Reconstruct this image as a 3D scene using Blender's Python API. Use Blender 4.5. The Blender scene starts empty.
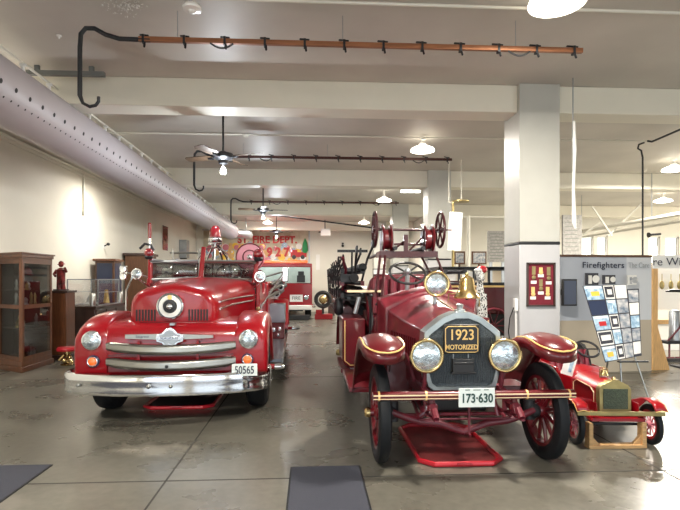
import bpy, bmesh, math, random
from mathutils import Vector, Matrix
random.seed(7)
PI = math.pi
C = bpy.context.scene.collection
TH = math.atan(29/510); SN, CS = math.sin(TH), math.cos(TH)
EYE = 1.65; CEIL = 4.48

def P(px, py, D):
    """world point seen at a photo pixel, D metres deep"""
    u = (px-340)/510; v = (280-py)/510
    return Vector((D*(u*CS+SN), D*(CS-u*SN), EYE+D*v))

# ------------------------------------------------------------------ materials
def mat(name, col, rough=.5, metal=0., coat=0., var=0., scale=6., bump=0., emit=None, es=1., spec=.5, stretch=None, col2=None):
    m = bpy.data.materials.new(name); m.use_nodes = True
    nt = m.node_tree; b = nt.nodes['Principled BSDF']
    c = (*col, 1)
    b.inputs['Base Color'].default_value = c
    b.inputs['Roughness'].default_value = rough
    b.inputs['Metallic'].default_value = metal
    b.inputs['Coat Weight'].default_value = coat
    b.inputs['Coat Roughness'].default_value = .08
    b.inputs['Specular IOR Level'].default_value = spec
    if emit:
        b.inputs['Emission Color'].default_value = (*emit, 1); b.inputs['Emission Strength'].default_value = es
    if var or bump:
        tc = nt.nodes.new('ShaderNodeTexCoord'); mp = nt.nodes.new('ShaderNodeMapping')
        if stretch: mp.inputs['Scale'].default_value = stretch
        nz = nt.nodes.new('ShaderNodeTexNoise'); nz.inputs['Scale'].default_value = scale; nz.inputs['Detail'].default_value = 5
        nt.links.new(tc.outputs['Object'], mp.inputs[0]); nt.links.new(mp.outputs[0], nz.inputs['Vector'])
        if var:
            r = nt.nodes.new('ShaderNodeValToRGB')
            r.color_ramp.elements[0].position = .3; r.color_ramp.elements[1].position = .7
            r.color_ramp.elements[0].color = (*[x*(1-var) for x in col], 1)
            r.color_ramp.elements[1].color = (*(col2 or [min(1, x*(1+var)) for x in col]), 1)
            nt.links.new(nz.outputs['Fac'], r.inputs[0]); nt.links.new(r.outputs[0], b.inputs['Base Color'])
        if bump:
            bp = nt.nodes.new('ShaderNodeBump'); bp.inputs['Strength'].default_value = bump; bp.inputs['Distance'].default_value = .01
            nt.links.new(nz.outputs['Fac'], bp.inputs['Height']); nt.links.new(bp.outputs[0], b.inputs['Normal'])
    return m

def glassmat(name, tint=(1, 1, 1), refl=.12, rough=.02):
    m = bpy.data.materials.new(name); m.use_nodes = True; nt = m.node_tree
    nt.nodes.clear()
    o = nt.nodes.new('ShaderNodeOutputMaterial'); mx = nt.nodes.new('ShaderNodeMixShader')
    t = nt.nodes.new('ShaderNodeBsdfTransparent'); g = nt.nodes.new('ShaderNodeBsdfGlossy')
    t.inputs[0].default_value = (*tint, 1); g.inputs['Roughness'].default_value = rough
    mx.inputs[0].default_value = refl
    nt.links.new(t.outputs[0], mx.inputs[1]); nt.links.new(g.outputs[0], mx.inputs[2]); nt.links.new(mx.outputs[0], o.inputs[0])
    return m

def floor_mat():
    m = mat('concrete', (.13, .118, .095), .3, spec=.55)
    nt = m.node_tree; b = nt.nodes['Principled BSDF']; N = nt.nodes.new; L = nt.links.new
    tc = N('ShaderNodeTexCoord')
    n1 = N('ShaderNodeTexNoise'); n1.inputs['Scale'].default_value = .9; n1.inputs['Detail'].default_value = 5; n1.inputs['Roughness'].default_value = .55
    n2 = N('ShaderNodeTexNoise'); n2.inputs['Scale'].default_value = 14; n2.inputs['Detail'].default_value = 6
    L(tc.outputs['Object'], n1.inputs['Vector']); L(tc.outputs['Object'], n2.inputs['Vector'])
    r = N('ShaderNodeValToRGB'); e = r.color_ramp.elements
    e[0].position = .15; e[0].color = (.068, .064, .052, 1); e[1].position = .85; e[1].color = (.155, .145, .117, 1)
    L(n1.outputs['Fac'], r.inputs[0])
    mx = N('ShaderNodeMixRGB'); mx.blend_type = 'OVERLAY'; mx.inputs[0].default_value = .35
    L(r.outputs[0], mx.inputs[1]); L(n2.outputs['Fac'], mx.inputs[2])
    # two pale worn stains
    last = mx.outputs[0]
    for (cx, cy, rad, sy, col, amt) in ((-1.55, 5.05, .62, .45, (.25, .23, .19), .75), (-2.3, 3.9, .4, .5, (.2, .18, .15), .5), (2.25, 4.0, .32, 1.6, (.27, .26, .22), .55)):
        mp = N('ShaderNodeMapping'); mp.vector_type = 'TEXTURE'
        mp.inputs['Location'].default_value = (cx, cy, 0); mp.inputs['Scale'].default_value = (rad, rad*sy, 1)
        ln = N('ShaderNodeVectorMath'); ln.operation = 'LENGTH'
        L(tc.outputs['Object'], mp.inputs[0]); L(mp.outputs[0], ln.inputs[0])
        n3 = N('ShaderNodeTexNoise'); n3.inputs['Scale'].default_value = 5; n3.inputs['Detail'].default_value = 6; n3.inputs['Roughness'].default_value = .7
        L(tc.outputs['Object'], n3.inputs['Vector'])
        ad = N('ShaderNodeMath'); ad.operation = 'MULTIPLY_ADD'; ad.inputs[1].default_value = 2.0; 
        L(n3.outputs['Fac'], ad.inputs[0]); L(ln.outputs['Value'], ad.inputs[2])
        mr = N('ShaderNodeMapRange'); mr.inputs[1].default_value = 1.25; mr.inputs[2].default_value = 1.75; mr.inputs[3].default_value = amt; mr.inputs[4].default_value = 0
        L(ad.outputs[0], mr.inputs[0])
        m2 = N('ShaderNodeMixRGB'); m2.inputs[2].default_value = (*col, 1)
        L(mr.outputs[0], m2.inputs[0]); L(last, m2.inputs[1]); last = m2.outputs[0]
    L(last, b.inputs['Base Color'])
    rr = N('ShaderNodeMapRange'); rr.inputs[3].default_value = .16; rr.inputs[4].default_value = .42
    L(n1.outputs['Fac'], rr.inputs[0]); L(rr.outputs[0], b.inputs['Roughness'])
    bp = N('ShaderNodeBump'); bp.inputs['Strength'].default_value = .12; bp.inputs['Distance'].default_value = .004
    L(n2.outputs['Fac'], bp.inputs['Height']); L(bp.outputs[0], b.inputs['Normal'])
    return m

M = {
 'floor': floor_mat(),
 'joint': mat('joint', (.028, .026, .022), .8),
 'wall': mat('wall_paint', (.7, .68, .6), .55, var=.05, scale=.8),
 'ceil': mat('ceiling_paint', (.56, .53, .475), .46, var=.12, scale=.7, bump=.2, spec=.35),
 'beam': mat('beam_paint', (.76, .73, .62), .45, var=.03, scale=2),
 'column': mat('column_paint', (.47, .47, .43), .42, var=.04, scale=3),
 'column_low': mat('column_lower_paint', (.47, .47, .48), .38, var=.04, scale=3),
 'black': mat('black_paint', (.012, .012, .013), .4),
 'black_iron': mat('black_iron', (.02, .021, .024), .45, metal=.3),
 'rubber': mat('rubber', (.006, .007, .009), .6, spec=.3, bump=.2, scale=60),
 'red': mat('engine_red', (.27, .003, .008), .3, coat=.6, spec=.3),
 'red_dark': mat('deep_red', (.12, .004, .008), .35, coat=.6),
 'maroon': mat('maroon_paint', (.095, .005, .009), .28, spec=.3, coat=.6, var=.1, scale=4),
 'maroon_worn': mat('worn_maroon', (.12, .012, .02), .34, spec=.35, coat=.4, var=.35, scale=7),
 'maroon_matte': mat('maroon_iron', (.12, .01, .02), .42, coat=.2),
 'iron_dark': mat('dark_maroon_iron', (.045, .005, .008), .4, coat=.2),
 'chrome': mat('chrome', (.82, .83, .85), .1, metal=1),
 'chrome_soft': mat('brushed_chrome', (.34, .335, .31), .28, metal=1, var=.12, scale=5, stretch=(1, 6, 30)),
 'steel': mat('grey_steel', (.36, .38, .4), .35, metal=.8, var=.15, scale=5),
 'rad_shell': mat('radiator_metal', (.36, .4, .41), .3, metal=.8, var=.2, scale=6),
 'tread': mat('diamond_plate', (.3, .32, .35), .3, metal=.9, bump=.6, scale=70),
 'brass': mat('brass', (.56, .41, .19), .25, metal=1, var=.15, scale=9),
 'brass_dull': mat('dull_brass', (.34, .27, .12), .4, metal=.9, var=.2, scale=9),
 'gold': mat('gold_leaf', (.83, .55, .2), .35, metal=.25),
 'gold_pale': mat('pale_gold_stripe', (.85, .66, .42), .4),
 'rail_brown': mat('dark_rail', (.06, .02, .015), .45, metal=.4),
 'copper': mat('copper_bar', (.3, .125, .06), .38, metal=.5, var=.25, scale=5, stretch=(.6, 8, 8)),
 'white': mat('white', (.8, .8, .78), .5),
 'white_gloss': mat('white_enamel', (.85, .84, .8), .25, coat=.5),
 'plate': mat('plate_white', (.74, .79, .76), .45),
 'ink': mat('ink', (.02, .025, .05), .6),
 'ink_green': mat('plate_ink', (.02, .06, .05), .6),
 'lens': mat('headlamp_glass', (.55, .62, .66), .12, metal=.75, var=.45, scale=22, bump=.8),
 'orange': mat('amber_lens', (.85, .16, .02), .25, coat=1, emit=(1, .15, .02), es=.15),
 'redlens': mat('red_lens', (.2, .003, .008), .12, coat=1),
 'blue_dark': mat('navy_enamel', (.02, .03, .07), .3),
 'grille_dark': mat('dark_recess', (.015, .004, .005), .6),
 'core': mat('radiator_core', (.085, .1, .11), .5, metal=.4, var=.4, scale=90, bump=.8),
 'core_green': mat('radiator_core_green', (.045, .06, .035), .5, var=.4, scale=80, bump=.8),
 'pan_red': mat('pan_red', (.42, .012, .022), .35, coat=.3),
 'pan_in': mat('pan_inside', (.27, .05, .05), .4, var=.35, scale=5),
 'mat': mat('mat_fibre', (.034, .036, .05), .95, var=.35, scale=120, bump=.5),
 'duct': mat('duct_paint', (.42, .385, .41), .5, var=.03, scale=2),
 'hole': mat('duct_hole', (.02, .018, .02), .8),
 'conduit': mat('painted_conduit', (.68, .66, .58), .4),
 'rail_grey': mat('grey_track', (.18, .19, .18), .5),
 'wood': mat('stained_oak', (.11, .038, .014), .35, coat=.3, var=.35, scale=5, stretch=(8, 8, .8)),
 'wood_dark': mat('dark_walnut', (.035, .015, .01), .4, coat=.3, var=.3, scale=5, stretch=(8, 8, .8)),
 'wood_brown': mat('brown_cabinet_wood', (.1, .042, .018), .45, var=.3, scale=5, stretch=(8, 8, .8)),
 'pine': mat('pine', (.5, .3, .13), .55, var=.2, scale=6, stretch=(1, 8, 8)),
 'pine_warm': mat('warm_wood', (.62, .37, .15), .5, var=.15, scale=6, stretch=(8, 8, 1)),
 'fan_wood': mat('fan_blade_wood', (.08, .05, .03), .4, var=.2, scale=8),
 'glass': glassmat('clear_glass'),
 'glass_dark': glassmat('smoked_glass', (.5, .52, .52), .14),
 'glass_green': mat('greenish_glass', (.42, .52, .47), .15, coat=1, var=.2, scale=2),
 'burgundy': mat('burgundy_felt', (.16, .012, .025), .9, var=.15, scale=30),
 'leather': mat('red_leather', (.17, .018, .032), .38, coat=.3, var=.2, scale=20),
 'leather_black': mat('black_leather', (.02, .02, .02), .5),
 'pink': mat('faded_pink_enamel', (.55, .16, .2), .35, coat=.6),
 'panel': mat('blue_grey_panel', (.46, .49, .55), .6, var=.03, scale=2),
 'panel_lit': mat('lit_grey_panel', (.62, .64, .67), .6, var=.03, scale=2),  # panel colour lightened to paint the light on the turned facet
 'beige': mat('beige_wainscot', (.5, .43, .33), .6, var=.05, scale=3),
 'stone': mat('grey_stone', (.33, .32, .3), .7, var=.25, scale=14, bump=.3),
 'paper': mat('paper', (.78, .77, .73), .8, var=.06, scale=12),
 'sky_blue': mat('print_blue', (.16, .42, .72), .5, var=.5, scale=18, col2=(.6, .75, .85)),
 'print_dark': mat('print_dark', (.035, .035, .045), .5),
 'print_photo': mat('print_photo', (.25, .36, .5), .5, var=.6, scale=16, col2=(.62, .6, .58)),
 'print_yellow': mat('print_yellow', (.8, .5, .06), .5),
 'print_red': mat('print_red', (.45, .012, .012), .5),
 'print_green': mat('print_green', (.02, .25, .08), .5),
 'mural_bg': mat('mural_ground', (.5, .4, .22), .6, var=.5, scale=1.3, col2=(.75, .7, .55)),
 'bulb': mat('lit_bulb', (1, 1, 1), .5, emit=(.85, .93, 1), es=22),
 'shade_lit': mat('lit_glass_shade', (.9, .88, .8), .4, emit=(1, .93, .78), es=2.6),
 'lamp_face': mat('lamp_face', (1, 1, 1), .4, emit=(1, .95, .84), es=14),
 'tube_lamp': mat('tube_lamp', (1, 1, 1), .4, emit=(1, .98, .9), es=9),
 'bronze': mat('bronze', (.07, .03, .02), .35, metal=.5, var=.5, scale=10, col2=(.28, .03, .03)),
 'spots': None,
 'winlight': mat('frosted_day', (.9, .9, .85), .6),
 'hose': mat('canvas_hose', (.3, .24, .15), .8, var=.2, scale=30),
 'grass_pale': mat('pale_paving', (.55, .52, .46), .9, var=.1, scale=2),
}
def spots_mat():
    m = mat('spotted_fur', (.75, .75, .73), .9); nt = m.node_tree; b = nt.nodes['Principled BSDF']
    tc = nt.nodes.new('ShaderNodeTexCoord'); v = nt.nodes.new('ShaderNodeTexVoronoi'); v.inputs['Scale'].default_value = 24
    r = nt.nodes.new('ShaderNodeValToRGB'); r.color_ramp.interpolation = 'CONSTANT'
    r.color_ramp.elements[0].color = (.012, .012, .012, 1); r.color_ramp.elements[1].position = .4; r.color_ramp.elements[1].color = (.75, .75, .73, 1)
    nt.links.new(tc.outputs['Object'], v.inputs['Vector']); nt.links.new(v.outputs['Distance'], r.inputs[0]); nt.links.new(r.outputs[0], b.inputs['Base Color'])
    return m
M['spots'] = spots_mat()

# ------------------------------------------------------------------ mesh builder
class MB:
    def __init__(s): s.v = []; s.f = []; s.mi = []; s.cur = 0
    def m(s, i): s.cur = i; return s
    def face(s, idx): s.f.append(idx); s.mi.append(s.cur)
    def box(s, x0, x1, y0, y1, z0, z1, R=None, o=None):
        b = len(s.v)
        for z in (z0, z1):
            for (x, y) in ((x0, y0), (x1, y0), (x1, y1), (x0, y1)):
                p = Vector((x, y, z))
                if R is not None: p = R @ (p-Vector(o)) + Vector(o)
                s.v.append(p)
        for q in ((3, 2, 1, 0), (4, 5, 6, 7), (0, 1, 5, 4), (1, 2, 6, 5), (2, 3, 7, 6), (3, 0, 4, 7)): s.face([b+i for i in q])
        return s
    def loft(s, secs, closed=True, cap=True):
        b = len(s.v); n = len(secs[0])
        for se in secs: s.v += [Vector(p) for p in se]
        for i in range(len(secs)-1):
            for j in range(n if closed else n-1):
                k = (j+1) % n
                s.face([b+i*n+j, b+i*n+k, b+(i+1)*n+k, b+(i+1)*n+j])
        if cap and closed:
            s.face([b+j for j in range(n)][::-1]); s.face([b+(len(secs)-1)*n+j for j in range(n)])
        return s
    def prism(s, pts, axis, a0, a1):
        def mk_(p, a):
            return {'x': (a, p[0], p[1]), 'y': (p[0], a, p[1]), 'z': (p[0], p[1], a)}[axis]
        return s.loft([[mk_(p, a0) for p in pts], [mk_(p, a1) for p in pts]])
    def tube(s, pts, r, n=8, closed=False, cap=True, flat=1.):
        pts = [Vector(p) for p in pts]; N = len(pts)
        rs = r if isinstance(r, (list, tuple)) else [r]*N
        secs = []; up = None
        for i, p in enumerate(pts):
            if closed: t = pts[(i+1) % N]-pts[i-1]
            else: t = pts[min(i+1, N-1)]-pts[max(i-1, 0)]
            t.normalize()
            if up is None:
                up = Vector((0, 0, 1)) if abs(t.z) < .9 else Vector((0, 1, 0))
            up = (up-t*up.dot(t)).normalized(); w = t.cross(up)
            secs.append([p+(w*math.cos(2*PI*k/n)+up*math.sin(2*PI*k/n)*flat)*rs[i] for k in range(n)])
        if closed: secs.append(secs[0])
        return s.loft(secs, True, cap and not closed)
    def cyl(s, p0, p1, r, r1=None, n=16, cap=True):
        return s.tube([p0, p1], [r, r if r1 is None else r1], n, cap=cap)
    def lathe(s, prof, o=(0, 0, 0), ax=(0, 0, 1), n=24, closed=False):
        a = Vector(ax).normalized(); t = Vector((0, 0, 1)) if abs(a.z) < .9 else Vector((1, 0, 0))
        u = (t-a*t.dot(a)).normalized(); w = a.cross(u); o = Vector(o)
        secs = [[o+a*h+(u*math.cos(2*PI*k/n)+w*math.sin(2*PI*k/n))*max(r, 1e-4) for k in range(n)] for r, h in prof]
        if closed: secs.append(secs[0])
        return s.loft(secs, True, not closed)
    def ball(s, c, r, n=14, sc=(1, 1, 1)):
        secs = []
        for i in range(n//2+1):
            a = -PI/2+PI*i/(n//2)
            secs.append([Vector(c)+Vector((r*sc[0]*max(math.cos(a), 1e-3)*math.cos(2*PI*k/n), r*sc[1]*max(math.cos(a), 1e-3)*math.sin(2*PI*k/n), r*sc[2]*math.sin(a))) for k in range(n)])
        return s.loft(secs)
    def torus(s, c, ax, R, r, N=28, n=8):
        a = Vector(ax).normalized(); t = Vector((0, 0, 1)) if abs(a.z) < .9 else Vector((1, 0, 0))
        u = (t-a*t.dot(a)).normalized(); w = a.cross(u); c = Vector(c)
        return s.tube([c+(u*math.cos(2*PI*k/N)+w*math.sin(2*PI*k/N))*R for k in range(N)], r, n, closed=True)
    def sweep(s, path, prof):
        """path in plan (x,y), prof = (outward offset, z) closed"""
        secs = []; N = len(path)
        for i in range(N):
            a = Vector(path[max(i-1, 0)]); b = Vector(path[min(i+1, N-1)]); t = (b-a).normalized(); nrm = Vector((t.y, -t.x))
            secs.append([(path[i][0]+nrm.x*o, path[i][1]+nrm.y*o, z) for o, z in prof])
        return s.loft(secs)

def mk(name, mb, mats, parent=None, bev=0, sharp=38, sub=0, solid=0, loc=None, rz=0, **props):
    me = bpy.data.meshes.new(name); me.from_pydata(mb.v, [], mb.f)
    if not isinstance(mats, (list, tuple)): mats = [mats]
    for m in mats: me.materials.append(M[m] if isinstance(m, str) else m)
    me.polygons.foreach_set('material_index', mb.mi)
    bm = bmesh.new(); bm.from_mesh(me)
    bmesh.ops.recalc_face_normals(bm, faces=bm.faces); bm.to_mesh(me); bm.free()
    for p in me.polygons: p.use_smooth = True
    if not sub: me.set_sharp_from_angle(angle=math.radians(sharp))
    o = bpy.data.objects.new(name, me); C.objects.link(o)
    if parent: o.parent = parent
    if loc is not None: o.location = loc
    if rz: o.rotation_euler.z = rz
    if solid:
        md = o.modifiers.new('s', 'SOLIDIFY'); md.thickness = solid; md.offset = 0
    if bev:
        md = o.modifiers.new('b', 'BEVEL'); md.width = bev; md.segments = 2; md.limit_method = 'ANGLE'; md.angle_limit = math.radians(40)
    if sub:
        md = o.modifiers.new('u', 'SUBSURF'); md.levels = sub; md.render_levels = sub
    for k, v in props.items(): o[k] = v
    return o
def thing(name, label, cat, loc=(0, 0, 0), rz=0, group=None):
    o = bpy.data.objects.new(name, None); C.objects.link(o); o.location = loc; o.rotation_euler.z = rz; o.empty_display_size = .1
    o['label'] = label; o['category'] = cat
    if group: o['group'] = group
    return o
def tag(o, label, cat, group=None, kind=None):
    o['label'] = label; o['category'] = cat
    if group: o['group'] = group
    if kind: o['kind'] = kind
    return o
def struct(name, mb, m, **k):
    return mk(name, mb, m, kind='structure', **k)
def text(name, s, size, m, parent, loc, rot=(PI/2, 0, 0), ext=.002, bold=0, sx=1, space=1):
    cu = bpy.data.curves.new(name, 'FONT'); cu.body = s; cu.size = size; cu.align_x = 'CENTER'; cu.align_y = 'CENTER'
    cu.extrude = ext; cu.offset = bold; cu.space_character = space; cu.materials.append(M[m])
    tmp = bpy.data.objects.new(name, cu); C.objects.link(tmp)
    me = bpy.data.meshes.new_from_object(tmp.evaluated_get(bpy.context.evaluated_depsgraph_get()))
    bpy.data.objects.remove(tmp); bpy.data.curves.remove(cu)
    o = bpy.data.objects.new(name, me); C.objects.link(o); o.parent = parent; o.location = loc; o.rotation_euler = rot; o.scale = (sx, 1, 1)
    return o
def dup(root, loc, label=None, rz=None):
    r = root.copy(); C.objects.link(r); r.location = loc
    if rz is not None: r.rotation_euler.z = rz
    if label: r['label'] = label
    for ch in list(root.children):
        c = ch.copy(); C.objects.link(c); c.parent = r
        for g in ch.children:
            d = g.copy(); C.objects.link(d); d.parent = c
    return r
def mir(pts): return pts+[(-x, y) for x, y in reversed(pts) if abs(x) > 1e-6]

# ------------------------------------------------------------------ room
XL, XR, YF, YB, YBR = -5.9, 17.5, -3.0, 26.6, 20.0
struct('floor', MB().box(XL-.2, XR+.2, YF-.2, YB+.2, -.2, 0), 'floor')
jb = MB()
for x in (-5.42, -1.19, 3.04, 7.27, 11.5, 15.7): jb.box(x-.008, x+.008, YF, YB, -.004, .0015)
for y in (-.1, 4.26, 8.7, 13.1, 17.5, 21.9): jb.box(XL, XR, y-.008, y+.008, -.004, .0015)
struct('trim_1', jb, 'joint')
struct('ceiling', MB().box(XL-.2, XR+.2, YF-.2, YB+.2, CEIL, CEIL+.2), 'ceil')
struct('wall_left', MB().box(XL-.2, XL, YF-.2, YB+.2, 0, CEIL), 'wall')
struct('wall_back', MB().box(XL, 5.2, YB, YB+.2, 0, CEIL), 'wall')
struct('wall_alcove', MB().box(5.0, 5.2, YBR, YB, 0, CEIL), 'wall')
# back right wall with tall windows
xs = [(10.85, 11.4), (11.55, 12.0), (13.7, 14.2), (14.4, 15.0), (15.9, 16.6)]
xs.sort(); wb = MB(); x = 5.2
for a, b in xs:
    wb.box(x, a, YBR, YBR+.2, 0, CEIL); wb.box(a, b, YBR, YBR+.2, 0, 1.1); wb.box(a, b, YBR, YBR+.2, 3.42, CEIL); x = b
wb.box(x, XR+.2, YBR, YBR+.2, 0, CEIL)
struct('wall_back_right', wb, 'wall')
for i, (a, b) in enumerate(xs):
    w = mk('window_%d' % (i+1), MB().box(a, b, YBR+.04, YBR+.1, 1.1, 1.16).box(a, b, YBR+.04, YBR+.1, 3.36, 3.42).box(a, a+.05, YBR+.04, YBR+.1, 1.1, 3.42).box(b-.05, b, YBR+.04, YBR+.1, 1.1, 3.42).box(a, b, YBR+.04, YBR+.1, 2.2, 2.25), 'white', kind='structure')
    mk('pane', MB().box(a+.04, b-.04, YBR+.065, YBR+.075, 1.14, 3.38), 'glass', w)
# right wall with large windows
wr = MB(); y = YF-.2; ys = [(6, 9), (10.4, 13.2), (14.4, 18.5)]
for a, b in ys:
    wr.box(XR, XR+.2, y, a, 0, CEIL); wr.box(XR, XR+.2, a, b, 0, .7); wr.box(XR, XR+.2, a, b, 3.5, CEIL); y = b
wr.box(XR, XR+.2, y, YBR+.2, 0, CEIL)
struct('wall_right', wr, 'wall')
for i, (a, b) in enumerate(ys):
    w = mk('window_%d' % (i+7), MB().box(XR+.04, XR+.1, a, b, .7, .78).box(XR+.04, XR+.1, a, b, 3.42, 3.5).box(XR+.04, XR+.1, a, a+.07, .7, 3.5).box(XR+.04, XR+.1, b-.07, b, .7, 3.5).box(XR+.04, XR+.1, (a+b)/2-.03, (a+b)/2+.03, .7, 3.5), 'white', kind='structure')
    mk('pane', MB().box(XR+.06, XR+.07, a+.05, b-.05, .75, 3.45), 'glass', w)
# front wall behind the camera: open bay doors
wf = MB(); x = XL-.2; bays = [(-5.2, -1.6), (-.7, 2.9), (3.9, 7.5), (9.5, 13.5)]
for a, b in bays:
    wf.box(x, a, YF-.2, YF, 0, CEIL); wf.box(a, b, YF-.2, YF, 3.7, CEIL); x = b
wf.box(x, XR+.2, YF-.2, YF, 0, CEIL)
struct('wall_front', wf, 'wall')
struct('ground', MB().box(-30, 50, -26, YF-.2, -.2, -.02), 'grass_pale')
# beams and columns
colY = [7.17, 12.98, 18.82, 24.6]
for i, y in enumerate(colY):
    y0 = y+.08
    struct('trim_%d' % (i+2), MB().box(-4.6, XR if y < 20 else 5.0, y0, y0+.42, 4.085 if i == 0 else 4.06, CEIL), 'beam', bev=.012)
cw = .6
for i, y in enumerate(colY):
    x0 = 2.99+.02*i
    c = struct('column_%d' % (i+1), MB().box(x0, x0+cw, y, y+cw-.02, 2.2, CEIL).m(1).box(x0, x0+cw, y, y+cw-.02, 0, 2.16).m(2).box(x0-.004, x0+cw+.004, y-.004, y+cw-.016, 2.16, 2.2), ['column', 'column_low', 'black'], bev=.01)
for i, (x, y) in enumerate(((11.2, 12.98), (11.2, 7.17))):
    struct('column_%d' % (i+5), MB().box(x, x+cw, y, y+cw, 0, CEIL), ['column'], bev=.01)

# ------------------------------------------------------------------ duct
dx, dz, dr = -3.47, 3.75, .35
du = MB()
ys_ = [-2.6, 22.3, 22.5, 22.56]; rs_ = [dr, dr, dr-.03, dr-.12]
du.tube([(0, y, 0) for y in ys_], rs_, 48)
du.m(1)
def hole(ang, y, r):
    n = Vector((math.cos(ang), 0, math.sin(ang))); t = Vector((-n.z, 0, n.x)); o = n*(dr+.001)
    b = len(du.v)
    for k in range(10): 
        a = 2*PI*k/10; du.v.append(o+Vector((0, y, 0))+t*math.cos(a)*r+Vector((0, 1, 0))*math.sin(a)*r)
    du.face(list(range(b, b+10)))
for k in range(62): hole(math.radians(-14), 3.2+k*.268, .027)
for k in range(120): hole(math.radians(-35), 3.2+k*.134, .013)
duct = mk('air_duct', du, ['duct', 'hole'], loc=(dx, 0, dz))
tag(duct, 'long pale perforated round air duct hung under the ceiling along the left wall', 'duct')
hb = MB()
for k in range(34):
    y = 1.4+k*.62
    hb.box(-.012, .012, y-.02, y+.02, dr-.01, dr+.15).box(-.035, .035, y-.014, y+.014, dr+.13, dr+.16)
mk('hanger_clip', hb, 'white', duct, kind='stuff')
pc = mk('conduit', MB().tube([(dx-.02, .5, dz+.53), (dx-.02, 22, dz+.53)], .016), 'conduit')
tag(pc, 'thin pipe running along the top of the big round duct', 'pipe')
pw = MB().tube([(XL+.03, 1, 4.42), (XL+.03, 22, 4.42)], .022)
pc = mk('conduit', pw, 'conduit'); tag(pc, 'upper of two pipes running along the top of the left wall', 'pipe')
pc = mk('conduit', MB().tube([(XL+.03, 1, 4.33), (XL+.03, 22, 4.33)], .016), 'conduit'); tag(pc, 'lower of two pipes running along the top of the left wall', 'pipe')
q = P(88, 188, 13.2)
wd = thing('wall_conduit', 'short vertical conduit stub hanging from the pipes high on the left wall', 'pipe', (XL, q.y, 0))
mk('pipe', MB().tube([(.03, 0, 4.4), (.03, 0, 3.35)], .025).box(0, .07, -.05, .05, 3.32, 3.42), 'conduit', wd)
# grey vertical duct end
ge = thing('duct_riser', 'grey metal duct elbow at the far end of the round duct', 'duct', (dx, 22.72, dz))
mk('elbow', MB().tube([(0, -.13, 0), (0, .0, 0), (.12, .3, -.02), (.5, .8, .0), (.55, 1.4, .0)], [.2, .22, .22, .2, .2], 20).cyl((.5, .8, 0), (.5, .8, CEIL-dz-.001), .015), 'steel', ge)

# ------------------------------------------------------------------ overhead hose rails
def rail(Y, x0, x1, z, label, n, m='rail_brown'):
    t = thing('overhead_rail', label, 'overhead rail', (x0, Y, z), 0, 'hooked overhead rails across the bays')
    L = x1-x0
    mk('bar', MB().box(.5, L, -.022, .022, -.026, .026), m, t, bev=.004)
    mk('hook', MB().tube([(.62, 0, -.005), (.3, 0, .0), (.16, 0, .04), (.05, 0, .1), (-.04, 0, .1), (-.09, 0, .04), (-.1, 0, -.1), (-.1, 0, -.6), (-.07, 0, -.68), (0, 0, -.715), (.06, 0, -.7), (.09, 0, -.66), (.09, 0, -.61)], [.024]*8+[.017]*5, 10), 'black_iron', t)
    for k in range(n):
        x = .55+(L-.65)*k/(n-1)
        mk('clamp', MB().tube([(x-.05, .05, .07), (x-.01, 0, .045), (x+.05, 0, .04)], .011, 6).box(x-.012, x+.012, -.03, .03, -.045, .045).tube([(x+.01, 0, -.03), (x+.015, -.03, -.09)], .012, 6), 'black_iron', t)
    for a in (.15, .84):
        x = .55+(L-.65)*a; cb = MB()
        cb.tube([(x+s_*.02, -.03, -.035-.05*math.sin(PI*s_/12)) for s_ in range(13)], .01, 6)
        mk('cable_loop', cb, 'black', t)
    for x in (.9, L*.5, L-.75):
        mk('suspension_wire', MB().tube([(x, 0, .03), (x, 0, CEIL-z)], .004, 5), 'steel', t)
    return t
rail(5.45, -2.3, 2.98, 4.17, 'copper coloured overhead rail with black clamps, nearest the viewer', 12, 'copper')
rail(10.65, -2.3, 2.98, 4.2, 'second overhead rail with a black hook end, beyond the first beam', 11)
rail(16.75, -2.5, 2.9, 4.2, 'third overhead rail, thin and dark, beyond the second ceiling fan', 9)
a, b = P(267, 214, 22), P(382, 229, 20.5)
r4 = thing('slanted_rail', 'slanting dark rail hanging far back below the white far wall top', 'overhead rail', a)
mk('bar', MB().tube([(0, 0, 0), b-a], .03), 'black_iron', r4)
mk('suspension_wire', MB().tube([(0.3, 0, 0), (.3, 0, CEIL-a.z)], .006, 5).tube([(b-a)*.9, (b-a)*.9+Vector((0, 0, CEIL-b.z+.0))], .006, 5), 'steel', r4)
q = P(27, 72, 6.72); q2 = P(103, 72, 6.72)
g1 = mk('ceiling_track', MB().box(0, q2.x-q.x, -.03, .03, -.04, .02).box(.1, .16, -.02, .02, .02, CEIL-q.z).box(q2.x-q.x-.2, q2.x-q.x-.14, -.02, .02, .02, CEIL-q.z), 'rail_grey', loc=q)
tag(g1, 'short grey track under the ceiling in front of the first beam at the left', 'track')

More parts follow.
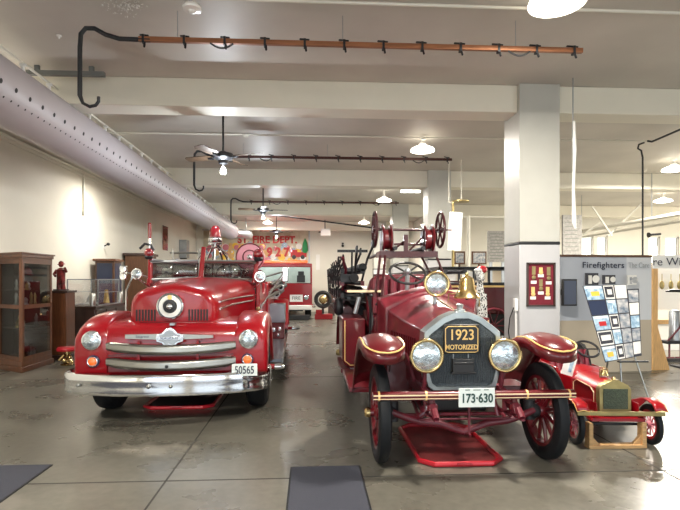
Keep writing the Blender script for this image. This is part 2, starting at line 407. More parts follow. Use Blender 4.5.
# ------------------------------------------------------------------ fans
def fan(loc, label, rot):
    t = thing('ceiling_fan', label, 'ceiling fan', loc, rot, 'ceiling fans between the beams')
    mk('canopy', MB().lathe([(.09, 0), (.085, -.03), (.04, -.08), (.02, -.09)]), 'black_iron', t)
    mk('downrod', MB().cyl((0, 0, -.05), (0, 0, -.78), .017, n=10), 'black_iron', t)
    mk('motor', MB().lathe([(.03, -.74), (.06, -.76), (.16, -.79), (.17, -.83), (.16, -.86), (.08, -.9), (.07, -.95), (.03, -.96)]), 'black_iron', t)
    for k in range(4):
        R = Matrix.Rotation(k*PI/2, 4, 'Z')
        def rv(pts): return [R @ Vector(p) for p in pts]
        pl = [(.22, -.06), (.3, -.075), (.66, -.08), (.7, -.05), (.7, .05), (.66, .08), (.3, .075), (.22, .06)]
        bl = mk('blade', MB().loft([rv([(x, y, -.835+y*.2) for x, y in pl]), rv([(x, y, -.825+y*.2) for x, y in pl])]), 'fan_wood', t)
        mk('blade_bracket', MB().tube(rv([(.14, 0, -.84), (.2, 0, -.855), (.28, 0, -.845)]), .018, 6), 'black_iron', bl)
    sh = mk('light_shade', MB().lathe([(.035, -.95), (.05, -.98), (.085, -1.06), (.09, -1.1)], n=20), 'glass', t)
    mk('light_bulb', MB().ball((0, 0, -1.05), .042), 'bulb', sh)
    l = bpy.data.lights.new('fan_light', 'POINT'); l.energy = 75; l.shadow_soft_size = .06; l.color = (.85, .93, 1)
    lo = bpy.data.objects.new('fan_light', l); C.objects.link(lo); lo.parent = t; lo.location = (0, 0, -1.13)
fan((-1.42, 8.35, CEIL), 'black ceiling fan with wooden blades and a lit bulb, nearest of three', -.4)
fan((-1.36, 14.6, CEIL), 'middle ceiling fan with lit bulb beyond the second beam', .15)
fan((-1.42, 21.1, CEIL), 'farthest ceiling fan, in front of the painted mural', .3)

# ------------------------------------------------------------------ ceiling lamps
def dome(loc, label, r=.25, e=60, drop=.24):
    t = thing('ceiling_lamp', label, 'ceiling lamp', loc, 0, 'white dome ceiling lamps')
    mk('fitting', MB().lathe([(.07, 0), (.07, -.02), (.03, -.03), (.03, -drop+.12), (.07, -drop+.1), (.075, -drop+.05)]), 'white_gloss', t)
    s = mk('lamp_shade', MB().lathe([(.06, -drop+.08), (.09, -drop+.05), (r*.6, -drop+.03), (r*.94, -drop-.01), (r, -drop-.05), (r*.99, -drop-.06), (r*.55, -drop-.0), (.05, -drop+.05)]), 'shade_lit', t)
    mk('diffuser', MB().lathe([(r*.93, -drop-.052), (r*.6, -drop-.075), (.01, -drop-.085)], n=28), 'lamp_face', s)
    l = bpy.data.lights.new('lamp_light', 'AREA'); l.shape = 'DISK'; l.size = r*1.8; l.energy = e; l.color = (1, .93, .82)
    lo = bpy.data.objects.new('lamp_light', l); C.objects.link(lo); lo.parent = t; lo.location = (0, 0, -drop-.1)
def on_ceiling(px, D): 
    q = P(px, 0, D); return (q.x, q.y, CEIL)
dome(on_ceiling(557, 4.75), 'large lit white dome lamp on the ceiling at the top edge, nearest', .26, 230, .2)
dome(on_ceiling(422.5, 10.1), 'lit white dome lamp below the second overhead rail by the second column', .24, 230, .22)
dome(on_ceiling(384, 16), 'lit white dome lamp near the third overhead rail', .24, 180, .3)
dome(on_ceiling(663, 16.6), 'lit dome lamp in the bright room at the far right', .28, 260, .22)
dome(on_ceiling(364, 22.2), 'small far dome lamp near the white far wall', .24, 260, .3)
dome((-2.0, 23.7, CEIL), 'added dome lamp brightening the far wall in front of the painted mural', .22, 110, .15)  # added lamp, lifts the brightness of the far wall
dome((-1.4, 1.2, CEIL), 'unseen fill lamp added on the ceiling near the bay doors, left of the aisle', .26, 230, .2)  # lamp added out of view for more overhead light
dome((-4.6, 7.0, CEIL), 'white dome lamp on the ceiling between the round duct and the left wall', .2, 90, .15)
dome((-4.7, 13.6, CEIL), 'dome lamp on the ceiling above the dark counter by the left wall', .2, 90, .15)
dome((8.5, 11.5, CEIL), 'added fill lamp on the ceiling brightening the opening at the right', .26, 420, .2)  # added lamp, kept strong to brighten the right-hand opening
for (px, D, lab, w) in ((410.5, 15.8, 'lit fluorescent strip on the ceiling between the second and third columns', .65), (291, 21.6, 'lit fluorescent strip on the ceiling behind the middle fan', .75)):
    x, y, z = on_ceiling(px, D)
    t = thing('strip_light', lab, 'strip light', (x, y, z), 0, 'ceiling strip lights')
    mk('housing', MB().box(-w/2, w/2, -.08, .08, -.06, 0), 'white_gloss', t, bev=.01)
    mk('tube', MB().cyl((-w/2+.03, -.03, -.09), (w/2-.03, -.03, -.09), .026, n=10).cyl((-w/2+.03, .04, -.09), (w/2-.03, .04, -.09), .026, n=10), 'tube_lamp', t)
x, y, z = on_ceiling(192, 5.1)
t = thing('smoke_detector', 'round white fixture on the ceiling near the top left, beyond the peeling paint', 'fixture', (x, y, z))
mk('cable', MB().tube([(-.04, -.12, 0), (-.02, -.06, -.05), (0, 0, -.07)], .008, 6).tube([(-.01, -.13, 0), (0, -.06, -.05), (.01, 0, -.07)], .008, 6), 'steel', t)
mk('body', MB().lathe([(.03, -.05), (.08, -.08), (.095, -.11), (.09, -.13), (.04, -.14), (.03, -.16), (.01, -.165)]), 'white_gloss', t)
x, y, z = on_ceiling(59, 5.9)
t = mk('sprinkler_escutcheon', MB().lathe([(.03, 0), (.03, -.012), (.015, -.018), (.01, -.04)]), 'white_gloss', loc=(x, y, z)); tag(t, 'tiny white ceiling fitting left of the black hook', 'fixture')
# peeling paint
fb = MB()
for k in range(150):
    px, py = 125+random.gauss(0, 9), 3+random.gauss(0, 6)
    D = (CEIL-EYE)*510/(280-py); q = P(px, py, D); s_ = random.uniform(.004, .013)
    a = random.uniform(0, 6.3); b = len(fb.v)
    for j in range(4): fb.v.append(Vector((q.x+s_*math.cos(a+j*PI/2), q.y+s_*math.sin(a+j*PI/2), CEIL-.003-random.uniform(0, .018))))
    fb.face([b, b+1, b+2, b+3])
tag(mk('peeling_paint', fb, 'white_gloss', solid=.002), 'cluster of white curled paint flakes on the ceiling above the black hook', 'peeling paint', kind='stuff')
# conduits on ceiling
def conduit(pts, r, lab, m='conduit', name='ceiling_conduit', boxes=()):
    b = MB().tube(pts, r, 8)
    for (x, y, z) in boxes: b.lathe([(.05, 0), (.05, -.04), (.02, -.05)], (x, y, z))
    return tag(mk(name, b, m), lab, 'pipe')
conduit([(-3.9, 9.85, 4.43), (6.66, 9.85, 4.43)], .017, 'thin white pipe across the ceiling beyond the first beam', boxes=[(-1.25, 9.85, 4.43), (2.2, 9.85, 4.43)])
conduit([(-2.5, 5.12, 4.44), (12, 5.12, 4.44)], .017, 'white pipe across the ceiling behind the nearest dome lamp')
conduit([(-3.0, 15.2, 4.42), (6, 15.2, 4.42)], .02, 'white pipe across the ceiling beyond the second beam')
conduit([(-5.6, 20.4, 4.40), (2.8, 20.4, 4.40)], .025, 'white pipe across the ceiling beyond the third beam')
q = P(649, 143, 10.35); q2 = P(700, 116.5, 10.6)
conduit([(6.7, 9.8, 4.42), (6.72, 9.7, 4.38), (6.7, 8.0, 4.40)], .02, 'dark rod running diagonally from the ceiling joint at the right', 'black_iron')
conduit([(6.66, 9.85, 4.40), (6.55, 9.85, 4.36), (6.53, 9.85, 4.28), (6.6, 9.85, 4.24), (6.63, 9.85, 4.1), (6.63, 9.85, 2.1), (6.63, 9.85, 0.0)], .018, 'dark vertical rod dropping behind the lettered partition', 'black_iron', 'vertical_rod')
x = P(572, 200, 7.6)
conduit([(3.665, 6.95, CEIL), (3.665, 6.95, 4.0), (3.66, 6.95, 2.6)], .008, 'thin cord hanging from the ceiling just right of the near column', 'steel', 'suspended_line')
t = mk('rope_bundle', MB().tube([(0, 0, 0), (.01, .0, -.4), (-.01, 0, -.9), (.0, 0, -1.4), (.02, 0, -1.5)], [.015, .024, .02, .032, .015], 8), 'white', loc=(3.67, 6.93, 3.87))
tag(t, 'long white rope bundle hanging beside the near column', 'rope')

# ------------------------------------------------------------------ floor mats and drip pans
def matt(x0, x1, y0, y1, lab):
    t = mk('floor_mat', MB().box(0, x1-x0, 0, y1-y0, 0, .009).m(1).box(-.015, 0, 0, y1-y0, 0, .007).box(x1-x0, x1-x0+.015, 0, y1-y0, 0, .007), ['mat', 'rubber'], loc=(x0, y0, 0))
    tag(t, lab, 'floor mat', 'dark floor mats')
matt(-.165, .42, 3.1, 4.5, 'dark grey floor mat in the aisle between the two fire trucks')
matt(-4.2, -2.31, 3.2, 4.68, 'dark grey floor mat at the bottom left, partly out of view')
def pan(x0, x1, y0, y1, lab, inner='pan_in', grp='red drip pans under the trucks'):
    t = thing('drip_pan', lab, 'drip pan', ((x0+x1)/2, (y0+y1)/2, 0), 0, grp)
    w, h, c_ = (x1-x0)/2, (y1-y0)/2, .11
    pts = [(-w+c_, -h), (w-c_, -h), (w, -h+c_), (w, h-c_), (w-c_, h), (-w+c_, h), (-w, h-c_), (-w, -h+c_)]
    mk('tray', MB().prism(pts, 'z', .002, .012), inner, t)
    mk('rim', MB().tube([(a*1.0, b*1.0, .024) for a, b in pts], .024, 8, closed=True), 'pan_red', t)
    mk('handle', MB().tube([(-.06, -h-.02, .03), (-.06, -h-.035, .045), (.06, -h-.035, .045), (.06, -h-.02, .03)], .008, 6), 'pan_red', t)
pan(.98, 1.72, 4.44, 5.66, 'large shallow red drip pan on the floor under the maroon 1923 truck')
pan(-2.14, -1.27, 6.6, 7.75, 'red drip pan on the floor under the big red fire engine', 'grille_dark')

# ------------------------------------------------------------------ generic wheels
def wheel(parent, x, y, r, w, tr, nsp, side, rimm='maroon', spm='maroon', hubm='brass', spr=.018, disc=False, name='wheel'):
    """axis along x; side = outer direction sign"""
    ax = (1, 0, 0)
    rr = r-tr*1.7
    wh = mk(name, MB().lathe([(rr-.02, -w*.35), (rr+.01, -w*.4), (rr+.012, w*.4), (rr-.02, w*.35)], (x, y, r), ax, 36, closed=True), rimm, parent)
    hw = w/2
    mk('tire', MB().lathe([(rr, -hw*.7), (rr+tr*.5, -hw), (r-tr*.5, -hw*.98), (r-tr*.12, -hw*.75), (r, -hw*.4), (r, hw*.4), (r-tr*.12, hw*.75), (r-tr*.5, hw*.98), (rr+tr*.5, hw), (rr, hw*.7)], (x, y, r), ax, 48, closed=True), 'rubber', wh)
    if disc:
        mk('wheel_disc', MB().lathe([(rr, -side*.01), (rr*.7, side*.05), (rr*.3, side*.04), (.08, side*.1), (.01, side*.1)], (x, y, r), ax, 32), rimm, wh)
    else:
        for k in range(nsp):
            a = 2*PI*(k+.5)/nsp; c_, s_ = math.cos(a), math.sin(a)
            mk('spoke', MB().tube([(x, y+c_*rr*.16, r+s_*rr*.16), (x, y+c_*rr*.55, r+s_*rr*.55), (x, y+c_*rr, r+s_*rr)], [spr*1.25, spr, spr*.8], 8), spm, wh)
    mk('hub', MB().lathe([(.01, -side*w*.6), (rr*.18, -side*w*.6), (rr*.24, -side*w*.2), (rr*.24, side*w*.3), (rr*.13, side*w*.5), (rr*.12, side*w*.9), (rr*.06, side*w*1.05), (.004, side*w*1.06)], (x, y, r), ax, 20), spm, wh)
    mk('hub_cap', MB().lathe([(rr*.15, side*w*.8), (rr*.15, side*w*1.1), (rr*.1, side*w*1.25), (.004, side*w*1.28)], (x, y, r), ax, 18), hubm, wh)
    return wh

def rrsec(w, z0, z1, R, crown, y, x=0, nc=5):
    pts = [(-w, z0), (-w, z0+(z1-R-crown-z0)*.5)]
    for k in range(nc+1):
        a = PI-PI/2*k/nc; pts.append((-w+R+R*math.cos(a), z1-crown-R+R*math.sin(a)))
    pts.append((-(w-R)*.5, z1-crown*.25)); pts.append((0, z1))
    pts2 = [(-a, b) for a, b in reversed(pts[:-1])]
    return [(x+a, y, b) for a, b in pts+pts2]

# ================================================================== big red fire engine
sg = thing('fire_engine', 'big bright red fire engine with chrome grille bars and plate 50565', 'fire truck', (-1.60, 5.79, 0), math.radians(1.5))
# bumper
half = [(1.16, .62), (1.16, .45), (1.13, .32), (1.04, .22), (.85, .13), (.5, .04), (0, 0)]
path = [(-x, y) for x, y in half]+[(x, y) for x, y in reversed(half[:-1])]
bp = mk('bumper', MB().sweep(path, [(0, .352), (.03, .358), (.038, .40), (.028, .44), (.038, .5), (.036, .56), (.024, .588), (0, .592), (-.02, .56), (-.02, .38)]), 'chrome', sg, loc=(-.075, 0, 0))
for x, y in ((-.93, .11), (-.12, -.035), (.12, -.035), (.93, .11)):
    mk('bolt', MB().lathe([(.022, .01), (.022, -.012), (.01, -.022), (.002, -.024)], (x, y, .47), (0, 1, 0), 12), 'chrome_soft', bp)
# front apron
ap = [(.26, .5), (.22, .58), (.2, .8), (.21, 1.0), (.24, 1.08), (.3, 1.13), (.42, 1.16), (.9, 1.17), (1.4, 1.15), (1.4, .5)]
mk('front_apron', MB().prism(ap, 'x', -.78, .78), 'red', sg, sharp=50)
mk('apron_shade', MB().box(-.7, .7, .175, .22, .6, .72).box(-.7, .7, .17, .22, .775, .80), 'red_dark', sg)  # deep red strips paint the shade between the grille bars
for x in (-.36, .3):
    mk('grille_post', MB().box(x-.015, x+.015, .15, .2, .6, .95), 'red', sg)
for (za, zb, bow, lab) in ((.80, .915, .05, 'upper'), (.62, .735, .04, 'lower')):
    n = 14; pth = [(-.73+1.46*k/n, .21-.13*(1-((k-n/2)/(n/2))**2)) for k in range(n+1)]
    zm = (za+zb)/2; h = (zb-za)/2
    secs = []
    for i, (x, y) in enumerate(pth):
        tp = 1 if 0 < i < n else .75; dz_ = .035*((x/.73)**2)
        secs.append([(x, y+o, zm+dz_+zz*tp) for o, zz in ((0, -h), (-.022, -h*.9), (-.034, -h*.3), (-.026, 0), (-.034, h*.4), (-.02, h*.95), (0, h), (.03, h*.8), (.03, -h*.8))])
    mk('grille_bar', MB().loft(secs), 'chrome_soft', sg, sharp=60)
mk('grille_bolt', MB().lathe([(.018, 0), (.018, -.01), (.003, -.014)], (-.02, .042, .675), (0, 1, 0), 12), 'black', sg)
# emblem
eb = mk('emblem_bar', MB().prism([(-.5, .985), (-.5, 1.03), (0, 1.035), (.48, 1.015), (.48, .985), (0, .965)], 'y', .13, .16).box(-.02, .0, .15, .22, .98, 1.02).box(-.4, -.38, .15, .22, .99, 1.01).box(.38, .4, .15, .22, .99, 1.01), 'chrome_soft', sg)
dm = [(-.155, .99), (-.145, 1.03), (-.09, 1.045), (-.05, 1.09), (0, 1.11), (.05, 1.09), (.09, 1.045), (.145, 1.03), (.155, .99), (.145, .95), (.09, .935), (.05, .89), (0, .87), (-.05, .89), (-.09, .935), (-.145, .95)]
mk('emblem', MB().prism(dm, 'y', .1, .135).m(1).prism([(x*.8, .99+(z-.99)*.78) for x, z in dm], 'y', .094, .11).m(0).box(-.13, .13, .088, .1, .968, 1.012).prism([(-.02, .9), (.02, .9), (.02, .93), (-.02, .93)], 'y', .09, .1), ['chrome', 'steel'], eb, bev=.003)
text('emblem_lettering', 'SEAGRAVE', .045, 'blue_dark', eb, (0, .086, .99), sx=.95)
text('emblem_lettering', 'Seagrave', .035, 'blue_dark', eb, (-.31, .128, 1.005), sx=1.2)
mk('hood_catch', MB().box(-.03, .03, .21, .3, 1.12, 1.15), 'steel', sg, bev=.006)
# hood
st = [(.385, .42, 1.15, 1.51, .17), (.392, .45, 1.13, 1.545, .19), (.415, .48, 1.12, 1.575, .21), (.46, .505, 1.11, 1.60, .22), (.6, .515, 1.09, 1.62, .23), (.9, .53, 1.05, 1.635, .25), (1.3, .56, .9, 1.655, .24), (1.7, .65, .75, 1.67, .22), (2.0, .75, .65, 1.695, .2), (2.2, .79, .6, 1.705, .18)]
mk('hood', MB().loft([rrsec(w, z0, z1, R, .05, y, -.045*max(0, 1-y/2)) for y, w, z0, z1, R in st]), 'red', sg, sharp=60)
mk('hood_ridge', MB().tube([(-.034, .5, 1.60), (-.025, .9, 1.635), (-.01, 1.5, 1.662), (0, 2.15, 1.705)], .012, 8), 'red', sg)
for s_ in (-1, 1):
    for k in range(7):
        x = s_*(.2+k*.035)-.04
        mk('vent_slot', MB().box(x-.01, x+.01, .38, .41, 1.165, 1.30), 'grille_dark', sg)
mk('hood_lip', MB().tube([(-.5, .55, 1.14), (-.46, .4, 1.14), (-.36, .36, 1.14), (.36, .36, 1.14), (.46, .4, 1.14), (.5, .55, 1.14)], .012, 8), 'red_dark', sg)
# siren
si = mk('siren', MB().lathe([(.10, .06), (.155, .05), (.16, .0), (.155, -.02), (.14, -.028), (.135, -.01)], (-.05, .34, 1.34), (0, 1, 0), 36), 'chrome', sg)
mk('siren_face', MB().lathe([(.137, -.0), (.137, -.015), (.085, -.03), (.08, -.02)], (-.05, .34, 1.34), (0, 1, 0), 36), 'white_gloss', si)
mk('siren_rim', MB().torus((-.05, .322, 1.34), (0, 1, 0), .138, .006), 'blue_dark', si)
mk('siren_cone', MB().lathe([(.082, -.02), (.075, -.036), (.045, -.04), (.03, -.03)], (-.05, .34, 1.34), (0, 1, 0), 30), 'black', si)
mk('siren_cap', MB().lathe([(.034, -.03), (.034, -.055), (.02, -.065), (.002, -.067)], (-.05, .34, 1.34), (0, 1, 0), 20), 'chrome', si)
mk('siren_badge', MB().lathe([(.028, 0), (.028, -.004), (.001, -.005)], (-.05, .312, 1.447), (0, 1, 0), 16), 'gold', si)
# hood side trims
for s_ in (-1, 1):
    for (z0, z1, y0, y1) in ((1.38, 1.43, .62, 2.6), (1.29, 1.36, .62, 2.6)):
        def f(y):
            T = [(.6, .515), (.9, .53), (1.3, .56), (1.7, .65), (2.0, .75), (2.2, .79), (3, .86)]
            for (a0, w0), (a1, w1) in zip(T, T[1:]):
                if y <= a1: return s_*(w0+(w1-w0)*(y-a0)/(a1-a0)+.004)-.045*max(0, 1-y/2)
        pts = [(f(y), y, z0+(z1-z0)*(y-y0)/(y1-y0)) for y in [y0+(y1-y0)*k/12 for k in range(13)]]
        mk('hood_trim', MB().tube(pts, .012, 8), 'chrome', sg)
# front fenders
fs = [(.19, .60, .98), (.2, .58, 1.03), (.23, .56, 1.09), (.3, .55, 1.15), (.45, .56, 1.205), (.52, .62, 1.22), (.58, .85, 1.23), (.72, .99, 1.245), (1.0, 1.05, 1.25), (1.28, .99, 1.22), (1.42, .85, 1.17), (1.52, .65, 1.08), (1.66, .5, .88), (1.8, .45, .6)]
for s_ in (-1, 1):
    secs = []
    for i, (y, z0, z1) in enumerate(fs):
        sh = .035 if i == 0 else (.015 if i == 1 else 0)
        x0, x1 = .72, 1.09-sh; R = min(.15, (z1-z0)*.6)
        pts = [(x0, z0), (x0, z0+(z1-z0)*.5), (x0, z1-.03), (x0+.03, z1), (x1-R-.04, z1+.005)]
        for k in range(6):
            a = PI/2-PI/2*k/5; pts.append((x1-R+R*math.cos(a), z1-R+R*math.sin(a)))
        pts.append((x1+.005, z0+(z1-R-z0)*.5)); pts.append((x1, z0+.02)); pts.append((x1-.02, z0))
        secs.append([(s_*a, y, b) for a, b in pts])
    fd = mk('front_fender', MB().loft(secs), 'red', sg, sharp=60)
    hx = s_*.88
    h = mk('headlight', MB().lathe([(.09, .05), (.11, .03), (.115, 0), (.108, -.03), (.098, -.035)], (hx, .185, .965), (0, 1, 0), 32), 'chrome', fd)
    mk('lens', MB().lathe([(.1, -.03), (.08, -.045), (.04, -.055), (.001, -.058)], (hx, .185, .965), (0, 1, 0), 32), 'lens', h)
    h = mk('turn_signal', MB().lathe([(.062, .03), (.07, .0), (.07, -.02), (.056, -.035), (.05, -.03)], (hx*.985, .185, .725), (0, 1, 0), 28), 'blue_dark', fd)
    mk('signal_ring', MB().torus((hx*.985, .152, .725), (0, 1, 0), .052, .007), 'chrome', h)
    mk('amber_lens', MB().lathe([(.048, -.03), (.04, -.05), (.02, -.06), (.001, -.062)], (hx*.985, .185, .725), (0, 1, 0), 24), 'orange', h)
    wheel(sg, s_*.93, 1.0, .5, .27, .13, 0, s_, 'red', 'red', 'chrome', disc=True)
    # running board
    mk('running_board', MB().box(min(s_*.75, s_*1.22), max(s_*.75, s_*1.22), 1.8, 5.4, .43, .475).m(1).box(min(s_*1.2, s_*1.235), max(s_*1.2, s_*1.235), 1.8, 5.4, .42, .49), ['tread', 'chrome_soft'], sg)
    mk('cab_side', MB().prism([(2.2, .5), (2.2, 1.68), (2.5, 1.62), (2.9, 1.42), (3.3, 1.42), (3.6, 1.6), (3.7, 1.6), (3.7, .5)], 'x', min(s_*.8, s_*.86), max(s_*.8, s_*.86)), 'red', sg, bev=.015)
    mk('body_side', MB().box(min(s_*.84, s_*.9), max(s_*.84, s_*.9), 3.7, 8.9, .5, 1.62), 'red', sg, bev=.02)
    wheel(sg, s_*1.0, 6.4, .5, .4, .13, 0, s_, 'red', 'red', 'chrome', disc=True)
    arch = []
    for k in range(13):
        a = PI*k/12; arch.append([(s_*xx, 6.4-.66*math.cos(a), .55+.62*math.sin(a)+zz) for xx, zz in ((.86, 0), (.9, .03), (1.15, .04), (1.23, .01), (1.24, -.06), (1.21, -.02), (1.14, .01), (.88, 0))])
    mk('rear_fender', MB().loft(arch), 'red', sg)
pl = mk('license_plate', MB().box(.695, .985, .10, .106, .548, .688), 'plate', sg, bev=.004)
text('plate_number', '50565', .125, 'ink', pl, (.84, .096, .613), bold=.0012, sx=.72)
mk('plate_bracket', MB().box(.82, .87, .106, .2, .56, .64), 'black', sg)
# chassis and cab floor
mk('chassis', MB().box(-.5, .5, .4, 8.8, .38, .56).box(-.78, .78, 1.1, 1.3, .3, .6).box(-.9, .9, 6.3, 6.5, .38, .62), 'black', sg)
mk('axle', MB().cyl((-.85, 1, .47), (.85, 1, .47), .05).cyl((-.85, 6.4, .5), (.85, 6.4, .5), .07), 'black', sg)
mk('cab_floor', MB().box(-.8, .8, 2.2, 3.7, .6, .66), 'black', sg)
mk('dashboard', MB().box(-.78, .78, 2.2, 2.3, 1.3, 1.68), 'red_dark', sg, bev=.02)
for x0, x1 in ((-.76, -.04), (.04, .76)):
    mk('seat', MB().box(x0, x1, 2.85, 3.35, .95, 1.12).box(x0, x1, 3.3, 3.46, 1.05, 1.62), 'leather_black', sg, bev=.04)
# windshield
wsz = []
def post(x0, y0, z0, x1, y1, z1): return MB().tube([(x0, y0, z0), (x1, y1, z1)], .035, 10, flat=.6)
mk('windshield_post', post(-.79, 2.15, 1.6, -.8, 2.22, 2.1), 'red', sg)
mk('windshield_post', post(.77, 2.15, 1.6, .83, 2.25, 2.1), 'red', sg)
mk('windshield_post', post(0, 1.95, 1.66, 0.03, 2.05, 2.15), 'red', sg)
for s_ in (-1, 1):
    q4 = [(s_*.77, 2.16, 1.66), (s_*.04, 1.98, 1.68), (s_*.04, 2.03, 1.93), (s_*.8, 2.2, 1.93)]
    mk('windshield_frame', MB().tube([q4[3], q4[2]], .027, 8).tube([q4[0], q4[1]], .016, 8), 'chrome_soft' if s_ > 0 else 'steel', sg)
    b = MB(); b.v += [Vector(p) for p in q4]; b.face([0, 1, 2, 3])
    mk('windshield_glass', b, 'glass_dark', sg, solid=.006)
cr = MB().torus((0, 0, 0), (0, -.75, .66), .2, .014, 32, 8)
for a in range(3):
    v = Matrix.Rotation(2*PI*a/3+PI/2, 3, Vector((0, -.75, .66))) @ Vector((1, 0, 0)); cr.tube([(0, 0, 0), v*.2], .012, 6)
cr.tube([(0, 0, 0), (0, -.35, -.3)], .02, 8)
mk('steering_wheel', MB(), 'black', sg) if False else None
swo = mk('steering_wheel', cr, 'black', sg, loc=(.33, 2.62, 1.76))
# lamps on the posts
def redball(x, y, z, r, nm='post_lamp'):
    o = mk(nm, MB().ball((x, y, z), r), 'redlens', sg)
    mk('lamp_collar', MB().lathe([(r*.6, -r*1.3), (r*.9, -r*.8), (r*.75, -r*.4)], (x, y, z)), 'black_iron', o)
redball(-.8, 2.12, 2.06, .075); redball(.84, 2.15, 2.05, .085)
wd = mk('signal_wand', MB().cyl((-.8, 2.16, 2.28), (-.8, 2.16, 2.5), .027, .03, 14).ball((-.8, 2.16, 2.5), .03), 'redlens', sg)
mk('wand_stem', MB().cyl((-.8, 2.16, 2.1), (-.8, 2.16, 2.28), .02, .024, 12), 'chrome', wd)
mk('wand_bracket', MB().tube([(-.93, 2.1, 2.12), (-.86, 2.12, 2.2), (-.78, 2.16, 2.18), (-.74, 2.16, 2.1)], .02, 8), 'black_iron', wd)
bx, by = .06, 2.95
bc = mk('beacon', MB().lathe([(.1, 2.36), (.1, 2.4), (.098, 2.45), (.08, 2.52), (.045, 2.565), (.002, 2.575)], (bx, by, 0), (0, 0, 1), 24), 'redlens', sg)
mk('beacon_base', MB().lathe([(.05, 2.23), (.115, 2.245), (.12, 2.27), (.105, 2.285), (.115, 2.3), (.118, 2.35), (.1, 2.37)], (bx, by, 0), (0, 0, 1), 24), 'chrome', bc)
lg = MB()
for (ax_, ay_) in ((-.26, .3), (.26, .3), (.0, -.1), (-.12, .4), (.12, .4)):
    lg.tube([(bx+ax_*.15, by+ay_*.15, 2.25), (bx+ax_*.6, by+ay_*.6, 2.05), (bx+ax_, by+ay_, 1.65)], .016, 8)
mk('beacon_stand', lg, 'chrome', sg)
mk('grab_arch', MB().tube([(-.25, 2.9, 1.66), (-.22, 2.9, 2.0), (-.1, 2.9, 2.17), (.1, 2.9, 2.2), (.25, 2.9, 2.1), (.33, 2.9, 1.9), (.34, 2.9, 1.66)], .012, 8), 'chrome', sg)
# hose reel behind the cab
rl = mk('hose_reel', MB().lathe([(.26, 0), (.27, .02), (.25, .04), (.08, .05), (.08, .35), (.25, .36), (.27, .38), (.26, .4)], (.52, 4.2, 2.1), (0, 1, 0), 36), 'pink', sg)
mk('reel_spider', MB().torus((.52, 4.19, 2.1), (0, 1, 0), .13, .012).torus((.52, 4.19, 2.1), (0, 1, 0), .26, .012), 'red_dark', rl)
mk('reel_hub', MB().lathe([(.05, .0), (.05, -.03), (.002, -.04)], (.52, 4.2, 2.1), (0, 1, 0), 20), 'chrome', rl)
mk('reel_cradle', MB().box(.3, .74, 4.15, 4.65, 1.62, 1.85), 'red_dark', rl)
mk('hose_bed', MB().box(-.85, .85, 3.75, 8.8, 1.3, 1.55).box(-.85, .85, 3.72, 3.8, 1.0, 1.75), 'red_dark', sg)
# pump panel box, silver locker
lk = mk('side_locker', MB().box(.86, 1.2, 4.4, 5.0, .8, 1.17), 'tread', sg, bev=.01)
gp = mk('gauge_panel', MB().box(.88, 1.18, 4.42, 4.9, .475, .8), 'red_dark', sg, bev=.01)
for x, z, r in ((.97, .66, .045), (1.09, .68, .04), (1.06, .56, .03)):
    mk('gauge', MB().lathe([(r, .02), (r, -.015), (r*.7, -.02), (.001, -.018)], (x, 4.41, z), (0, 1, 0), 20), 'chrome', gp)
for k, (x, z) in enumerate(((1.02, 1.36), (1.1, 1.5), (1.0, 1.6))):
    hs = mk('suction_hose', MB().cyl((x, 4.75, z), (x, 8.6, z), .06, n=20), 'rubber', sg)
    mk('coupling', MB().lathe([(.04, .1), (.045, -.02), (.062, -.02), (.066, .02), (.066, .16), (.062, .2)], (x, 4.72, z), (0, 1, 0), 20), 'steel', hs)
for k in range(3):
    mk('nozzle_tube', MB().tube([(.88+.02*k, 3.9+.2*k, 1.32+.12*k), (1.08+.02*k, 4.3+.2*k, 1.42+.12*k)], .028, 10), 'chrome_soft', sg)
for s_, px_ in ((-1, 1),):
    for z in (1.78, 1.98):
        ld = mk('ladder', MB().box(-1.02, -.96, 3.0, 9.0, z-.03, z+.03).box(-.62, -.56, 3.0, 9.0, z-.03, z+.03), 'steel', sg)
        for k in range(16): mk('rung', MB().cyl((-.99, 3.2+k*.36, z), (-.59, 3.2+k*.36, z), .016, n=8), 'steel', ld)
mk('ladder_bracket', MB().tube([(-.75, 3.4, 1.6), (-.75, 3.4, 2.2)], .02).tube([(-.3, 3.4, 1.6), (-.3, 3.4, 2.2)], .02).tube([(-.8, 3.4, 2.13), (-.25, 3.4, 2.13)], .018), 'chrome_soft', sg)
# mirrors and spotlights
def arm(pts, r=.012): return MB().tube(pts, r, 8)
mm = mk('mirror_arm', arm([(.93, .95, 1.25), (1.0, 1.1, 1.35), (1.22, 2.3, 1.75)]), 'chrome', sg)
mk('mirror', MB().box(1.2, 1.3, 2.3, 2.33, 1.62, 1.86), 'chrome', mm, bev=.02)
mk('mirror_arm_foot', MB().ball((.93, .95, 1.27), .03), 'brass_dull', mm)
mk('mirror_strut', arm([(.82, 2.1, 1.66), (1.22, 2.3, 1.78)]), 'chrome', mm)
ma = mk('mirror_arm', arm([(-.9, 1.4, 1.22), (-.93, 1.5, 1.5), (-1.0, 2.0, 1.72)]), 'chrome', sg)
mk('mirror', MB().lathe([(.05, 0), (.055, -.015), (.045, -.03), (.001, -.032)], (-1.13, 1.98, 1.81), (0, 1, 0), 20).lathe([(.05, 0), (.055, -.015), (.045, -.03), (.001, -.032)], (-1.13, 1.98, 1.70), (0, 1, 0), 20).box(-1.18, -1.08, 1.985, 2.0, 1.66, 1.86), 'chrome', ma)
mk('mirror_strut', arm([(-1.12, 2.0, 1.76), (-.95, 2.02, 1.74), (-.82, 2.1, 1.7)]), 'chrome', ma)
